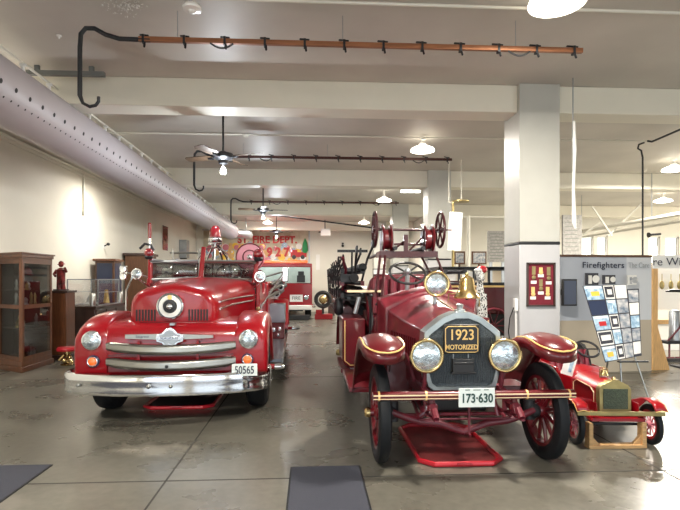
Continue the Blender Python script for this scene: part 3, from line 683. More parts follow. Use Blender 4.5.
for x, z in ((-.94, 1.74), (.88, 1.7)):
    sp = mk('spotlight', MB().lathe([(.03, .1), (.07, .05), (.085, 0), (.08, -.02), (.07, -.02)], (x, 2.0, z), (.1, 1, 0), 24), 'chrome', sg)
    mk('lens', MB().lathe([(.072, -.018), (.04, -.03), (.001, -.034)], (x, 2.0, z), (.1, 1, 0), 24), 'lens', sp)
    mk('spotlight_arm', MB().tube([(x, 2.05, z-.07), (x*.92, 2.12, z-.14), (x*.87, 2.2, z-.2)], .014, 8), 'chrome', sp)
mk('hood_lettering_stripe', MB().box(.0, .26, .0, .01, 0, .012), 'gold', sg, loc=(.1, .62, 1.57)) if False else None

# ================================================================== maroon 1923 truck
lf = thing('antique_fire_truck', 'antique maroon 1923 motorized fire truck with brass headlights and plate 173-630', 'fire truck', (1.39, 4.64, 0))
for s_ in (-1, 1):
    wheel(lf, s_*.765, 0, .44, .11, .075, 12, s_, 'maroon', 'maroon', 'brass', .02)
    wheel(lf, s_*.78, 3.45, .5, .17, .1, 12, s_, 'maroon', 'maroon', 'brass_dull', .026)
    # front fender
    n = 16; secs = []; edgeL = []; edgeR = []
    for i in range(n+1):
        a = (i/n)**1.7
        y = -.42+1.25*a
        zc = 1.115-.55*((y+.02)**2)*.9 if y < .1 else 1.108-.95*(y-.1)**1.6
        zc = max(zc, .5)
        if a < .15:
            wdt = .18*math.sqrt(max(0.004, 1-((.15-a)/.15)**2))
        else: wdt = .18
        row = []
        for j in range(9):
            t_ = -1+j/4
            row.append((s_*(.76+t_*wdt), y+ (0 if i else 0), zc+.045*(1-t_*t_)*(wdt/.2)-.02*(abs(t_)**4)))
        edgeL.append((s_*(.76-wdt*1.0), y, zc-.012)); edgeR.append((s_*(.76+wdt*1.0), y, zc-.012))
        secs.append(row)
    # apron skirt
    fn = mk('front_fender', MB().loft(secs, closed=False), 'maroon', lf, solid=.014, sharp=70)
    ring = [Vector(p) for p in edgeL[::-1]]+[Vector(p) for p in edgeR[1:]]
    sk = MB(); 
    ring2 = [p+Vector((0, 0, .012)) for p in ring]
    sk.loft([ring2, [Vector((s_*.76+(p.x-s_*.76)*1.0, p.y, p.z-.095)) for p in ring2]], closed=False)
    mk('fender_skirt', sk, 'maroon', fn, solid=.01)
    st_ = [Vector((s_*.76+(p.x-s_*.76)*.98, p.y-(.006 if p.y < -.3 else 0), p.z+.018)) for p in ring if p.z > .75]
    mk('gold_stripe', MB().tube(st_, .0075, 6), 'gold', fn)
    mk('fender_bracket', MB().tube([(s_*.42, .1, .7), (s_*.5, .1, .95), (s_*.7, .1, 1.08)], .016, 8), 'maroon_matte', fn)
    # springs
    for k in range(5):
        L = .52-.07*k; mk('leaf_spring', MB().tube([(s_*.36, -L, .49+.028*k+.0), (s_*.36, 0, .44+.0-.016*k+.02), (s_*.36, L, .49+.028*k)], .02, 6, flat=.45), 'maroon_matte', lf) if k < 3 else None
    mk('frame_rail', MB().prism([(-.42, .52), (-.36, .6), (-.1, .66), (.3, .68), (7.6, .68), (7.6, .58), (.3, .58), (-.1, .58), (-.36, .5)], 'x', min(s_*.33, s_*.39), max(s_*.33, s_*.39)), 'maroon_matte', lf, bev=.008)
    mk('bumper_bracket', MB().tube([(s_*.36, -.33, .64), (s_*.36, -.33, .56)], .03, 8).box(s_*.36-.045, s_*.36+.045, -.36, -.26, .54, .585), 'red_dark', lf)
    mk('steering_knuckle', MB().lathe([(.05, -.09), (.05, .09)], (s_*.64, 0, .45), (0, 0, 1), 14).ball((s_*.67, -.02, .44), .07), 'black_iron', lf)
    mk('running_board', MB().box(min(s_*.5, s_*.98), max(s_*.5, s_*.98), .82, 2.1, .44, .49), 'maroon', lf, bev=.01)
    # headlights
    hx = s_*.357
    h = mk('headlight', MB().lathe([(.03, .15), (.08, .12), (.13, .05), (.142, 0), (.137, -.01)], (hx, -.12, .97), (0, 1, 0), 32), 'brass_dull', lf)
    mk('bezel', MB().torus((hx, -.135, .97), (0, 1, 0), .141, .0155, 40, 10), 'brass', h)
    mk('lens', MB().lathe([(.135, -.012), (.1, -.03), (.05, -.04), (.001, -.043)], (hx, -.12, .97), (0, 1, 0), 36), 'lens', h)
    mk('headlight_bracket', MB().tube([(hx, -.05, .85), (hx, -.05, .72), (s_*.36, -.02, .64)], .02, 8), 'maroon_matte', h)
    mk('shackle', MB().tube([(s_*.36, -.42, .56), (s_*.36, -.5, .5)], .03, 8), 'maroon_matte', lf)
# axle: drop beam from curved tubes
ab = MB()
for s_ in (-1, 1):
    ab.tube([(s_*.66, -.06, .455), (s_*.52, -.06, .40), (s_*.4, -.06, .365), (s_*.22, -.06, .345), (s_*.1, -.06, .3), (0, -.06, .265)], [.03, .032, .034, .034, .032, .03], 10)
mk('front_axle', ab, 'maroon_matte', lf)
mk('tie_rod', MB().cyl((-.6, .1, .385), (.6, .1, .385), .016, n=8).cyl((-.42, -.1, .395), (.42, -.1, .395), .01, n=8), 'maroon_matte', lf)
mk('starting_crank', MB().tube([(0, -.05, .6), (0, -.2, .6), (0, -.22, .58), (0, -.22, .3), (0, -.25, .29)], .012, 8), 'maroon_matte', lf)
for s_ in (-1, 1): mk('radius_rod', MB().tube([(s_*.4, -.05, .38), (s_*.36, .9, .55)], .018, 8), 'maroon_matte', lf)
bm_ = mk('bumper', MB().cyl((-.87, -.37, .67), (.87, -.37, .67), .038, n=18), 'maroon', lf)
mk('bumper_stripe', MB().box(-.87, .87, -.411, -.405, .677, .687).box(-.87, .87, -.412, -.403, .65, .656), 'gold_pale', bm_)
for x in (-.82, -.42, .45, .82): mk('bumper_band', MB().lathe([(.0395, -.008), (.041, -.008), (.041, .008), (.0395, .008)], (x, -.37, .67), (1, 0, 0), 18), 'gold', bm_)
lp = mk('license_plate', MB().box(-.155, .155, -.432, -.426, .582, .742), 'plate', lf, bev=.004)
text('plate_number', '173·630', .105, 'ink_green', lp, (0, -.436, .655), bold=.002, sx=.8)
text('plate_caption', 'CONN', .02, 'ink_green', lp, (0, -.436, .729), bold=.0005, sx=1.4) if False else None
mk('plate_dash', MB().box(-.03, .03, -.435, -.432, .725, .73).box(-.1, -.06, -.435, -.432, .725, .731).box(.06, .1, -.435, -.432, .725, .731), 'ink_green', lp)
# radiator
ro = [(0, 1.365), (.06, 1.355), (.17, 1.28), (.345, 1.155), (.355, 1.1), (.355, .8), (.32, .67), (.27, .635)]
out = mir([(-x, z) for x, z in ro][::-1])  # left side upward to top then mirrored down
out = [(-.27, .635), (-.32, .67), (-.352, .78), (-.36, 1.1), (-.355, 1.17), (-.325, 1.2), (-.18, 1.31), (-.07, 1.355), (.07, 1.355), (.18, 1.31), (.325, 1.2), (.355, 1.17), (.36, 1.1), (.352, .78), (.32, .67), (.27, .635)]
inn = [(x*.88, .985+(z-.985)*.87-.01) for x, z in out]
sh = MB().loft([[(x, .16, z) for x, z in out], [(x, -.01, z) for x, z in out], [(x*.985, -.025, .985+(z-.985)*.985) for x, z in out], [(x, -.025, z) for x, z in inn], [(x, .02, z) for x, z in inn]], cap=True)
rd = mk('radiator_shell', sh, 'rad_shell', lf, sharp=30)
mk('radiator_core', MB().prism([(x*.99, z) for x, z in inn], 'y', .005, .018), 'core', rd)
fin = MB()
for k in range(31):
    x = -.3+.02*k; fin.box(x-.003, x+.003, -.008, .006, .70, 1.12)
mk('radiator_fins', fin, 'core', rd)
mk('radiator_cap', MB().lathe([(.05, 1.35), (.05, 1.37), (.03, 1.38), (.03, 1.41), (.035, 1.42), (.01, 1.43)], (0, .06, 0)), 'rad_shell', rd)
bd = mk('badge', MB().box(-.168, .168, -.05, -.03, .975, 1.245), 'black', lf, bev=.01, loc=(-.015, 0, 0))
bo = [(-.15, 1.0), (-.15, 1.205), (-.125, 1.225), (.125, 1.225), (.15, 1.205), (.15, 1.0), (.125, .99), (-.125, .99)]
mk('badge_border', MB().tube([(x, -.051, z) for x, z in bo], .0045, 6, closed=True), 'gold', bd)
text('badge_year', '1923', .135, 'gold', bd, (0, -.053, 1.145), bold=.0015, sx=.88)
text('badge_word', 'MOTORIZED', .062, 'gold', bd, (0, -.053, 1.035), bold=.001, sx=.84)
mk('badge_posts', MB().cyl((-.07, -.02, .93), (-.07, -.02, .99), .006).cyl((.07, -.02, .93), (.07, -.02, .99), .006), 'steel', bd)
mk('front_box', MB().box(-.1, .1, -.06, 0, .8, .93).box(-.115, .115, -.065, -.0, .79, .81).box(-.09, .09, -.07, -.05, .88, .9), 'black', lf, bev=.006)
# hood
def hoodsec(y, w, zt, zs, zb):
    return [(-w, y, zb), (-w, y, zs), (-w*.5, y, zt-.05), (-w*.15, y, zt), (w*.15, y, zt), (w*.5, y, zt-.05), (w, y, zs), (w, y, zb)]
mk('hood', MB().loft([hoodsec(.16, .35, 1.345, 1.18, .62), hoodsec(.7, .42, 1.41, 1.22, .62), hoodsec(1.25, .5, 1.48, 1.3, .62)]), 'maroon_worn', lf, bev=.012)
for s_ in (-1, 1):
    lv = MB()
    for k in range(14): 
        y = .3+k*.06; w = .35+.15*(y-.16)/1.09+.004
        lv.box(min(s_*w, s_*(w+.01)), max(s_*w, s_*(w+.01)), y, y+.025, .8, 1.08)
    mk('hood_louvers', lv, 'maroon', lf)
mk('hood_hinge', MB().tube([(0, .16, 1.345), (0, 1.25, 1.485)], .008, 6), 'brass_dull', lf)
mk('cowl', MB().loft([hoodsec(1.25, .52, 1.5, 1.32, .55), hoodsec(1.34, .58, 1.56, 1.42, .5), hoodsec(1.5, .6, 1.57, 1.44, .5)]), 'maroon_worn', lf, bev=.015)
mk('cab_floor', MB().box(-.6, .6, 1.4, 2.9, .66, .72).prism([(1.5, .5), (1.5, 1.2), (1.9, .95), (2.2, 1.0), (2.9, 1.2), (2.9, .5)], 'x', -.62, -.57).prism([(1.5, .5), (1.5, 1.2), (1.9, .95), (2.2, 1.0), (2.9, 1.2), (2.9, .5)], 'x', .57, .62), 'maroon', lf)
# seat
bk = [(-.6, 1.05), (-.62, 1.45), (-.56, 1.66), (-.45, 1.73), (.45, 1.73), (.56, 1.66), (.62, 1.45), (.6, 1.05)]
sq = mk('seat', MB().prism(bk, 'y', 2.42, 2.56).box(-.57, .57, 1.95, 2.5, 1.0, 1.16), 'maroon_worn', lf, bev=.03)
tf = MB()
for k in range(9): tf.tube([(-.5+k*.125, 2.4, 1.2), (-.5+k*.125, 2.385, 1.4), (-.5+k*.125, 2.4, 1.66)], .052, 8)
mk('seat_cushion', tf, 'leather', sq)
for s_ in (-1, 1): mk('seat_arm', MB().tube([(s_*.6, 2.45, 1.45), (s_*.6, 2.2, 1.36), (s_*.6, 2.0, 1.2), (s_*.6, 1.95, 1.0)], .022, 8), 'black_iron', sq)
# steering wheel
cr = MB(); nx = Vector((0, -.6, .8)).normalized()
cr.torus((0, 0, 0), nx, .215, .016, 36, 8)
for a in range(4):
    v = Matrix.Rotation(PI*a/2+PI/4, 3, nx) @ Vector((1, 0, 0)); cr.tube([(0, 0, 0), v*.215], .012, 6)
sw = mk('steering_wheel', cr, 'black', lf, loc=(-.235, 1.42, 1.735))
mk('steering_column', MB().tube([(0, 0, .02), (.0, .02, -.1), (0, .05, -.45)], .028, 10).ball((0, 0, .02), .045), 'steel', sw)
mk('brake_lever', MB().tube([(-.66, 1.7, .6), (-.66, 1.62, 1.2), (-.66, 1.55, 1.45)], .014, 8).ball((-.66, 1.55, 1.46), .025), 'black_iron', lf)
mk('windscreen_stay', MB().tube([(-.6, 1.48, 1.35), (-.55, 1.42, 1.42), (-.4, 1.4, 1.42)], .02, 8), 'black_iron', lf)
# searchlight and bell
s = mk('searchlight', MB().lathe([(.03, .17), (.09, .14), (.125, .06), (.13, 0)], (-.08, .62, 1.61), (0, 1, 0), 32), 'brass_dull', lf)
mk('bezel', MB().torus((-.08, .61, 1.61), (0, 1, 0), .125, .014, 40, 10), 'brass', s)
mk('lens', MB().lathe([(.118, 0), (.09, -.02), (.04, -.03), (.001, -.032)], (-.08, .62, 1.61), (0, 1, 0), 36), 'lens', s)
mk('searchlight_post', MB().cyl((-.08, .7, 1.49), (-.08, .7, 1.38), .02), 'steel', s)
be = mk('bell', MB().lathe([(.11, 0), (.136, -.005), (.138, .01), (.11, .045), (.088, .1), (.08, .17), (.07, .21), (.035, .235), (.004, .24)], (.27, .72, 1.46), (0, 0, 1), 36), 'brass', lf)
mk('bell_yoke', MB().tube([(.1, .82, 1.36), (.1, .82, 1.5), (.27, .82, 1.5), (.44, .82, 1.5), (.44, .82, 1.36)], .009, 8).tube([(.27, .82, 1.5), (.27, .86, 1.66), (.27, .72, 1.71)], .012, 8).ball((.27, .72, 1.71), .022), 'brass_dull', be)
mk('clapper', MB().ball((.27, .72, 1.46), .024), 'black_iron', be)
# ladder hoist with two crank wheels
hd = mk('hoist_frame', MB().box(-.42, .42, 2.55, 2.95, 1.98, 2.06).tube([(-.4, 2.6, 2.02), (-.56, 1.85, 1.5)], .018, 8).tube([(-.33, 2.6, 2.02), (-.49, 1.8, 1.44)], .018, 8).tube([(.4, 2.6, 2.02), (.55, 2.4, 1.5)], .018, 8).tube([(.2, 2.7, 2.02), (.5, 2.9, 1.55)], .018, 8).box(-.06, -.0, 2.6, 2.64, 2.04, 2.3), 'iron_dark', lf)
for x in (-.36, -.22, .24, .38):
    mk('hoist_upright', MB().prism([(2.58, 2.04), (2.86, 2.04), (2.76, 2.46), (2.68, 2.46)], 'x', x-.015, x+.015), 'iron_dark', hd)
mk('hoist_shaft', MB().cyl((-.5, 2.7, 2.38), (.56, 2.7, 2.38), .018).cyl((-.38, 2.72, 2.17), (.4, 2.72, 2.17), .018).tube([(.0, 2.68, 2.05), (.2, 2.68, 2.24), (.3, 2.68, 2.36)], .014, 8).tube([(-.24, 2.68, 2.05), (.0, 2.68, 2.25)], .014, 8).cyl((.5, 2.7, 2.38), (.66, 2.7, 2.38), .012), 'iron_dark', hd)
for x in (-.3, .31):
    mk('cable_drum', MB().lathe([(.03, -.07), (.2, -.07), (.21, -.055), (.2, -.04), (.14, -.035), (.14, .035), (.2, .04), (.21, .055), (.2, .07), (.03, .07)], (x, 2.72, 2.24), (1, 0, 0), 32), 'maroon', hd)
    mk('drum_band', MB().lathe([(.145, -.034), (.145, .034)], (x, 2.72, 2.24), (1, 0, 0), 28, closed=False), 'red_dark', hd)
for x in (-.47, .49):
    b = MB().torus((x, 2.7, 2.38), (1, 0, 0), .25, .02, 36, 8)
    for k in range(6):
        a = 2*PI*k/6; b.tube([(x, 2.7, 2.38), (x, 2.7+.25*math.cos(a), 2.38+.25*math.sin(a))], .013, 6)
    b.lathe([(.045, -.03), (.045, .03)], (x, 2.7, 2.38), (1, 0, 0), 14)
    mk('crank_wheel', b, 'iron_dark', hd)
for x in (-.2, .2): mk('pole_end', MB().cyl((x, 2.5, 2.1), (x, 5.6, 2.1), .03), 'black_iron', hd)
mk('engine_pan', MB().box(-.33, .33, .25, 3.0, .36, .6), 'black', lf, bev=.03)
for s_ in (-1, 1):
    mk('splash_apron', MB().box(min(s_*.34, s_*.6), max(s_*.34, s_*.6), .6, .63, .5, 1.02), 'red_dark', lf)
    mk('spring_hanger', MB().tube([(s_*.36, -.12, .62), (s_*.36, -.12, .47), (s_*.42, -.12, .43)], .026, 8).tube([(s_*.3, .05, .64), (s_*.33, -.03, .4)], .02, 8), 'maroon_matte', lf)
    for q_, (x_, z_, r_c) in enumerate(((.66, 1.2, .075), (.83, 1.18, .07), (.74, 1.33, .06), (.9, 1.33, .045), (.62, 1.5, .05))):
        mk('suction_pipe', MB().cyl((s_*x_, 2.95+.12*q_, z_), (s_*x_, 7.2, z_), r_c, n=16), 'rubber' if q_ % 2 == 0 else 'iron_dark', lf)
    mk('pipe_tray', MB().box(min(s_*.55, s_*.95), max(s_*.55, s_*.95), 3.1, 7.3, 1.06, 1.11), 'black', lf)
# body, ladders and tools behind
mk('hose_body', MB().box(-.52, .52, 2.9, 7.6, .75, 1.5), 'maroon', lf, bev=.02)
for s_ in (-1, 1):
    sb = mk('side_box', MB().prism([(-.0, 1.15), (-.3, 1.15), (-.3, .6), (-.27, .54), (-.2, .5), (0, .5)], 'y', 2.0, 2.8), 'maroon', lf, bev=.02)
    if s_ > 0:
        for v in sb.data.vertices: v.co.x = -v.co.x+.68
        sb.data.flip_normals()
    else:
        for v in sb.data.vertices: v.co.x = v.co.x-.68
    e = lambda x: s_*(.68-x)
    mk('gold_stripe', MB().tube([(e(-.27), 1.985, 1.12), (e(-.27), 1.985, .6), (e(-.2), 1.985, .54), (e(0), 1.985, .54)], .007, 6), 'gold', sb)
    mk('board_rear', MB().box(min(s_*.5, s_*1.0), max(s_*.5, s_*1.0), 2.0, 3.0, .44, .495), 'maroon', lf)
    mk('mud_flap', MB().prism([(s_*.88, .5), (s_*.72, .5), (s_*.74, .16)], 'y', 2.0, 2.01), 'steel', lf)
    sf = mk('side_shelf', MB().box(min(s_*.42, s_*.9), max(s_*.42, s_*.9), 2.3, 2.75, 1.48, 1.51), 'maroon', lf)
    mk('shelf_edge', MB().box(min(s_*.42, s_*.9), max(s_*.42, s_*.9), 2.285, 2.3, 1.482, 1.512), 'gold_pale', sf)
    for k, z in enumerate((1.42, 1.6, 1.78)):
        ld = mk('ladder', MB().box(min(s_*.6, s_*.65), max(s_*.6, s_*.65), 2.9, 8.6, z-.035, z+.035).box(min(s_*.9, s_*.95), max(s_*.9, s_*.95), 2.9, 8.6, z-.035, z+.035), 'maroon_matte' if k == 1 else 'black_iron', lf)
        for j in range(15): mk('rung', MB().cyl((s_*.62, 3.0+j*.38, z), (s_*.92, 3.0+j*.38, z), .015, n=8), 'black_iron', ld)
    mk('fender_lamp', MB().lathe([(.02, 1.38), (.06, 1.35), (.07, 1.25), (.07, 1.16), (.04, 1.12)], (s_*.97, 3.1, 0), (0, 0, 1), 16), 'black_iron', lf)
    arch = []
    for k in range(13):
        a = PI*(.0+k/12); arch.append([(s_*xx, 3.45-.6*math.cos(a), .55+.55*math.sin(a)+zz) for xx, zz in ((.62, 0), (.66, .03), (.9, .03), (.96, 0), (.9, .01), (.66, .01))])
    mk('rear_fender', MB().loft(arch), 'maroon', lf)
for k in range(7):
    y = 3.0+k*.75
    mk('ladder_bracket', MB().tube([(-.55, y, 1.3), (-.72, y, 1.34), (-.97, y, 1.36), (-1.0, y, 1.9)], .014, 6).tube([(-1.0, y, 1.72), (-.9, y-.12, 1.95+.04*(k % 3)), (-.92, y-.18, 2.02)], .014, 6), 'black_iron', lf)
for k, (x, y, dx_, dz_, L) in enumerate(((-.75, 2.9, .0, .28, .6), (-.62, 3.1, .06, .34, .9), (-.88, 3.4, -.05, .2, .7), (-.7, 3.9, .05, .3, .9), (-.84, 4.6, -.03, .2, .9))):
    tl = mk('pike_tool', MB().tube([(x, y, 1.62), (x+dx_, y-.25, 1.62+dz_), (x+dx_*2, y-.4, 1.62+dz_*1.5)], .018, 8), 'black_iron', lf)
    mk('tool_head', MB().prism([(y-.46, 1.6+dz_*1.5), (y-.3, 1.62+dz_*1.5), (y-.3, 1.66+dz_*1.6), (y-.48, 1.68+dz_*1.6)], 'x', x+dx_*2-.012, x+dx_*2+.012), 'black_iron', tl)
random.seed(21)
for k in range(9):
    y = 2.9+k*.5; x = -.95+random.uniform(0, .3); z0 = 1.5; h = random.uniform(.3, .55)
    mk('pike_tool', MB().tube([(x, y+.3, z0), (x+random.uniform(-.1, .1), y, z0+h*.6), (x+random.uniform(-.16, .1), y-.25, z0+h)], .02, 8), 'black_iron' if k % 3 else 'maroon_matte', lf)
    mk('tool_bracket', MB().box(x-.05, x+.12, y-.03, y+.03, z0+h*.25, z0+h*.25+.12), 'black_iron', lf)
mk('hard_suction', MB().cyl((-.76, 2.75, 1.68), (-.76, 6.4, 1.68), .065), 'rubber', lf)
mk('hard_suction', MB().cyl((-.62, 2.9, 1.84), (-.62, 6.4, 1.84), .06), 'rubber', lf)
mk('flat_shovel', MB().box(-1.0, -.55, 2.9, 2.93, 2.06, 2.1).tube([(-.78, 2.92, 2.08), (-.78, 3.0, 1.7)], .014, 6), 'black_iron', lf)
mk('chrome_handle', MB().tube([(-.8, 2.2, 1.2), (-.74, 2.2, 1.42)], .03, 10), 'steel', lf)
mk('radiator_hose_tank', MB().cyl((-.45, 3.0, 1.62), (.45, 3.0, 1.62), .12, n=20), 'maroon', lf)

# ================================================================== small pedal-size fire car
mc = thing('miniature_fire_car', 'miniature red antique fire car with brass radiator on a wooden stand', 'miniature car', (3.035, 4.98, 0), math.radians(-5))
for s_ in (-1, 1):
    wheel(mc, s_*.375, .0, .2, .055, .035, 10, s_, 'red', 'pink', 'chrome', .007)
    wheel(mc, s_*.36, 1.15, .2, .055, .035, 10, s_, 'red', 'pink', 'chrome', .007)
    pts = [(-.12, .36), (-.2, .37), (-.14, .43), (-.02, .455), (.12, .43), (.26, .34), (.4, .24)]
    secs = [[(s_*(.375+t_*.06), y, z+.012*(1-t_*t_)) for t_ in (-1, -.5, 0, .5, 1)] for y, z in pts[1:]]
    fe = mk('fender', MB().loft(secs, closed=False), 'red', mc, solid=.008)
    mk('gold_edge', MB().tube([secs[0][0], secs[0][2], secs[0][4]]+[r_[4] for r_ in secs[1:]], .005, 6), 'gold', fe)
    mk('fender_apron', MB().prism([(-.1, .43), (.1, .43), (.3, .33), (.4, .25), (.4, .22), (.1, .3), (-.1, .34)], 'x', min(s_*.2, s_*.21), max(s_*.2, s_*.21)).prism([(s_*.2, .3), (s_*.2, .44), (s_*.3, .46), (s_*.38, .455)], 'y', .02, .03), 'red', fe)
    mk('footboard', MB().box(min(s_*.22, s_*.36), max(s_*.22, s_*.36), .4, 1.0, .2, .215), 'red_dark', mc)
rs = [(-.158, .335), (-.158, .56), (-.13, .6), (-.07, .63), (-.03, .65), (.03, .65), (.07, .63), (.13, .6), (.158, .56), (.158, .335)]
ri = [(x*.76, .34+(z-.335)*.62+.02) for x, z in rs if True]
ri = [(-.12, .365), (-.12, .565), (.12, .565), (.12, .365)]
r_ = mk('radiator_shell', MB().prism(rs, 'y', -.06, .02), 'brass_dull', mc, bev=.006)
mk('radiator_core', MB().prism(ri, 'y', -.068, -.05), 'core_green', r_)
mk('radiator_cap', MB().lathe([(.02, .64), (.02, .66), (.01, .68)], (0, -.02, 0)), 'brass', r_)
mk('bumper', MB().box(-.43, .41, -.2, -.17, .33, .37).box(-.25, -.22, -.18, -.05, .33, .35).box(.22, .25, -.18, -.05, .33, .35), 'brass_dull', mc, bev=.004)
mk('chassis', MB().box(-.26, .26, -.12, .0, .255, .285).box(-.2, .2, .0, 1.3, .23, .27), 'red', mc)
mk('axle', MB().cyl((-.35, 0, .2), (.35, 0, .2), .014).cyl((-.34, 1.15, .2), (.34, 1.15, .2), .014), 'black_iron', mc)
hd_ = [(-.15, .28), (-.15, .55), (-.1, .61), (0, .635), (.1, .61), (.15, .55), (.15, .28)]
ho = mk('hood', MB().loft([[(x, .02, z) for x, z in hd_], [(x*1.25, .5, z*1.03) for x, z in hd_]]), 'red', mc, bev=.006)
mk('gold_stripe', MB().tube([(-.158, .06, .36), (-.158, .06, .5), (-.165, .12, .55), (-.185, .4, .57), (-.19, .47, .53), (-.19, .47, .36)], .004, 6, closed=True), 'gold_pale', ho)
cb_ = mk('cowl', MB().loft([[(x*1.3, .5, z*1.03) for x, z in hd_], [(x*1.75, .62, z*1.08) for x, z in hd_], [(x*1.75, .72, z*1.08) for x, z in hd_]]), 'red', mc, bev=.006)
mk('body', MB().box(-.27, .27, .72, 1.5, .24, .5).box(-.27, -.25, .72, 1.5, .5, .64).box(.25, .27, .72, 1.5, .5, .64).box(-.27, .27, 1.3, 1.34, .5, .68), 'red', mc, bev=.006)
mk('gold_stripe', MB().tube([(-.275, .8, .3), (-.275, 1.42, .3), (-.275, 1.42, .58), (-.275, .8, .58)], .004, 6, closed=True), 'gold_pale', cb_)
se = MB()
for k in range(7): se.tube([(-.21+k*.07, .98, .5), (-.21+k*.07, 1.02, .62), (-.21+k*.07, 1.08, .8)], .034, 8)
mk('seat', se.box(-.24, .24, .75, 1.05, .46, .52), 'leather', mc)
cr = MB(); nx = Vector((0, -.6, .8)).normalized(); cr.torus((0, 0, 0), nx, .13, .014, 28, 8)
for a in range(3): cr.tube([(0, 0, 0), (Matrix.Rotation(2*PI*a/3, 3, nx) @ Vector((1, 0, 0)))*.13], .009, 6)
cr.tube([(0, 0, 0), (0, -.12, -.22)], .012, 6)
mk('steering_wheel', cr, 'black', mc, loc=(.13, .85, .84))
mk('hose_coil', MB().torus((0.1, 1.25, .76), (0, .3, 1), .16, .035).torus((0.11, 1.25, .82), (0.1, .3, 1), .14, .03).torus((.0, 1.22, .86), (0.5, .3, 1), .1, .025), 'black', mc)
bl = mk('bell', MB().lathe([(.035, .0), (.045, .0), (.03, .03), (.024, .06), (.002, .075)], (0, .18, .655), (0, 0, 1), 20), 'brass', mc)
mk('bell_yoke', MB().tube([(-.04, .18, .62), (-.04, .18, .72), (0, .18, .745), (.04, .18, .72), (.04, .18, .62)], .006, 6), 'brass', bl)
ws = thing('wooden_stand', 'low pine stand frame under the front of the miniature fire car', 'stand', (3.0, 4.87, 0))
mk('base_board', MB().box(-.29, .29, -.05, .05, 0, .03), 'pine', ws, bev=.003)
for s_ in (-1, 1):
    mk('upright', MB().box(s_*.27-.02, s_*.27+.02, -.045, .045, .03, .25), 'pine', ws, bev=.003)
    mk('gusset', MB().prism([(s_*.25, .03), (s_*.25, .12), (s_*.17, .03)], 'y', -.02, .02), 'pine', ws)
    pass
q = P(569, 366, 5.5)
bk_ = mk('booklet', MB().box(-.065, .065, -.004, .004, -.1, .1, Matrix.Rotation(.3, 3, 'Y'), (0, 0, 0)).m(1).box(0.0, .04, -.006, -.004, -.06, .07, Matrix.Rotation(.3, 3, 'Y'), (0, 0, 0)), ['paper', 'sky_blue'], loc=q)
tag(bk_, 'white and blue booklet propped between the maroon truck and the miniature car', 'booklet')

# ================================================================== easel with display board
D = 6.9
tl, tr, bl_, br = P(583, 286, 6.95), P(640, 284, 6.95), P(605.5, 362.5, 6.75), P(643, 355.5, 6.75)
base = P(624, 395, 6.95); base.z = 0
es = thing('easel', 'silver easel leaning behind the miniature fire car holding a photo board', 'easel', base)
c0 = (bl_+br)/2-base; c1 = (tl+tr)/2-base
for dx_, lab in ((-.1, 0), (.13, 1)):
    mk('leg', MB().tube([Vector((dx_*1.7+.02, -.2, 0)), Vector((dx_*.9, -.06, c0.z)), Vector((dx_*.3-.1, .05, c1.z-.1))], .012, 8), 'chrome_soft', es)
mk('leg', MB().tube([(.0, .5, 0), (-.05, .08, c1.z-.2)], .012, 8), 'chrome_soft', es)
mk('ledge', MB().box(-.16, .24, -.16, -.1, c0.z-.055, c0.z-.035), 'black', es)
board = thing('display_board', 'tilted board of small photographs and captions resting on the easel', 'display board', (0, 0, 0))
nrm = ((tr-tl).cross(bl_-tl)).normalized()
if nrm.y > 0: nrm = -nrm
def bp_(u, v, o=0):
    a = tl.lerp(tr, u); b = bl_.lerp(br, u); return a.lerp(b, v)+nrm*o
def quad(mb, u0, u1, v0, v1, o, th=.004):
    mb.loft([[bp_(u0, v0, o-th), bp_(u1, v0, o-th), bp_(u1, v1, o-th), bp_(u0, v1, o-th)], [bp_(u0, v0, o), bp_(u1, v0, o), bp_(u1, v1, o), bp_(u0, v1, o)]])
bb = MB(); quad(bb, 0, .76, 0, 1, 0, .012); quad(bb, .78, 1.0, .06, 1.0, -.03, .012)
mk('panel', bb, 'print_dark', board)
random.seed(3)
cells = []
kinds = [['sky_blue', 'paper', 'paper'], ['print_dark', 'sky_blue', 'print_photo'], ['sky_blue', 'paper', 'print_photo'], ['paper', 'sky_blue', 'print_photo'], ['sky_blue', 'paper', 'print_photo']]
cuts = [0, .25, .5, .75]
for i in range(5):
    for j in range(3):
        u0, u1 = (.0, .34, .54)[j], (.33, .53, .755)[j]; v0, v1 = i*.2, i*.2+.19
        b = MB(); quad(b, u0+.008, u1-.006, v0+.006, v1, .004)
        ph = mk('photo_print', b, kinds[i][j] if kinds[i][j] != 'print_dark' else 'blue_dark', board)
        if kinds[i][j] == 'sky_blue':
            b = MB(); quad(b, u0+.03, u1-.02, v0+.01, v0+.04, .006, .002); mk('caption_strip', b, 'paper', ph)
            b = MB(); quad(b, u0+.1, u1-.08, v0+.08, v0+.14, .006, .002); mk('photo_figure', b, ('print_yellow', 'paper', 'print_red', 'paper', 'print_yellow')[i], ph)
        elif kinds[i][j] == 'paper':
            b = MB(); quad(b, u0+.02, u1-.02, v0+.02, v1-.02, .006, .002); mk('photo_mount', b, 'print_dark' if j == 1 or i == 3 else 'paper', ph)
            b = MB(); quad(b, u0+.06, u1-.05, v0+.06, v1-.06, .008, .002); mk('caption_card', b, 'paper', ph)
for i in range(5):
    b = MB(); quad(b, .8, .98, .08+i*.18, .08+i*.18+.165, -.026); mk('photo_print', b, ('print_photo', 'paper', 'sky_blue', 'print_photo', 'paper')[i], board)

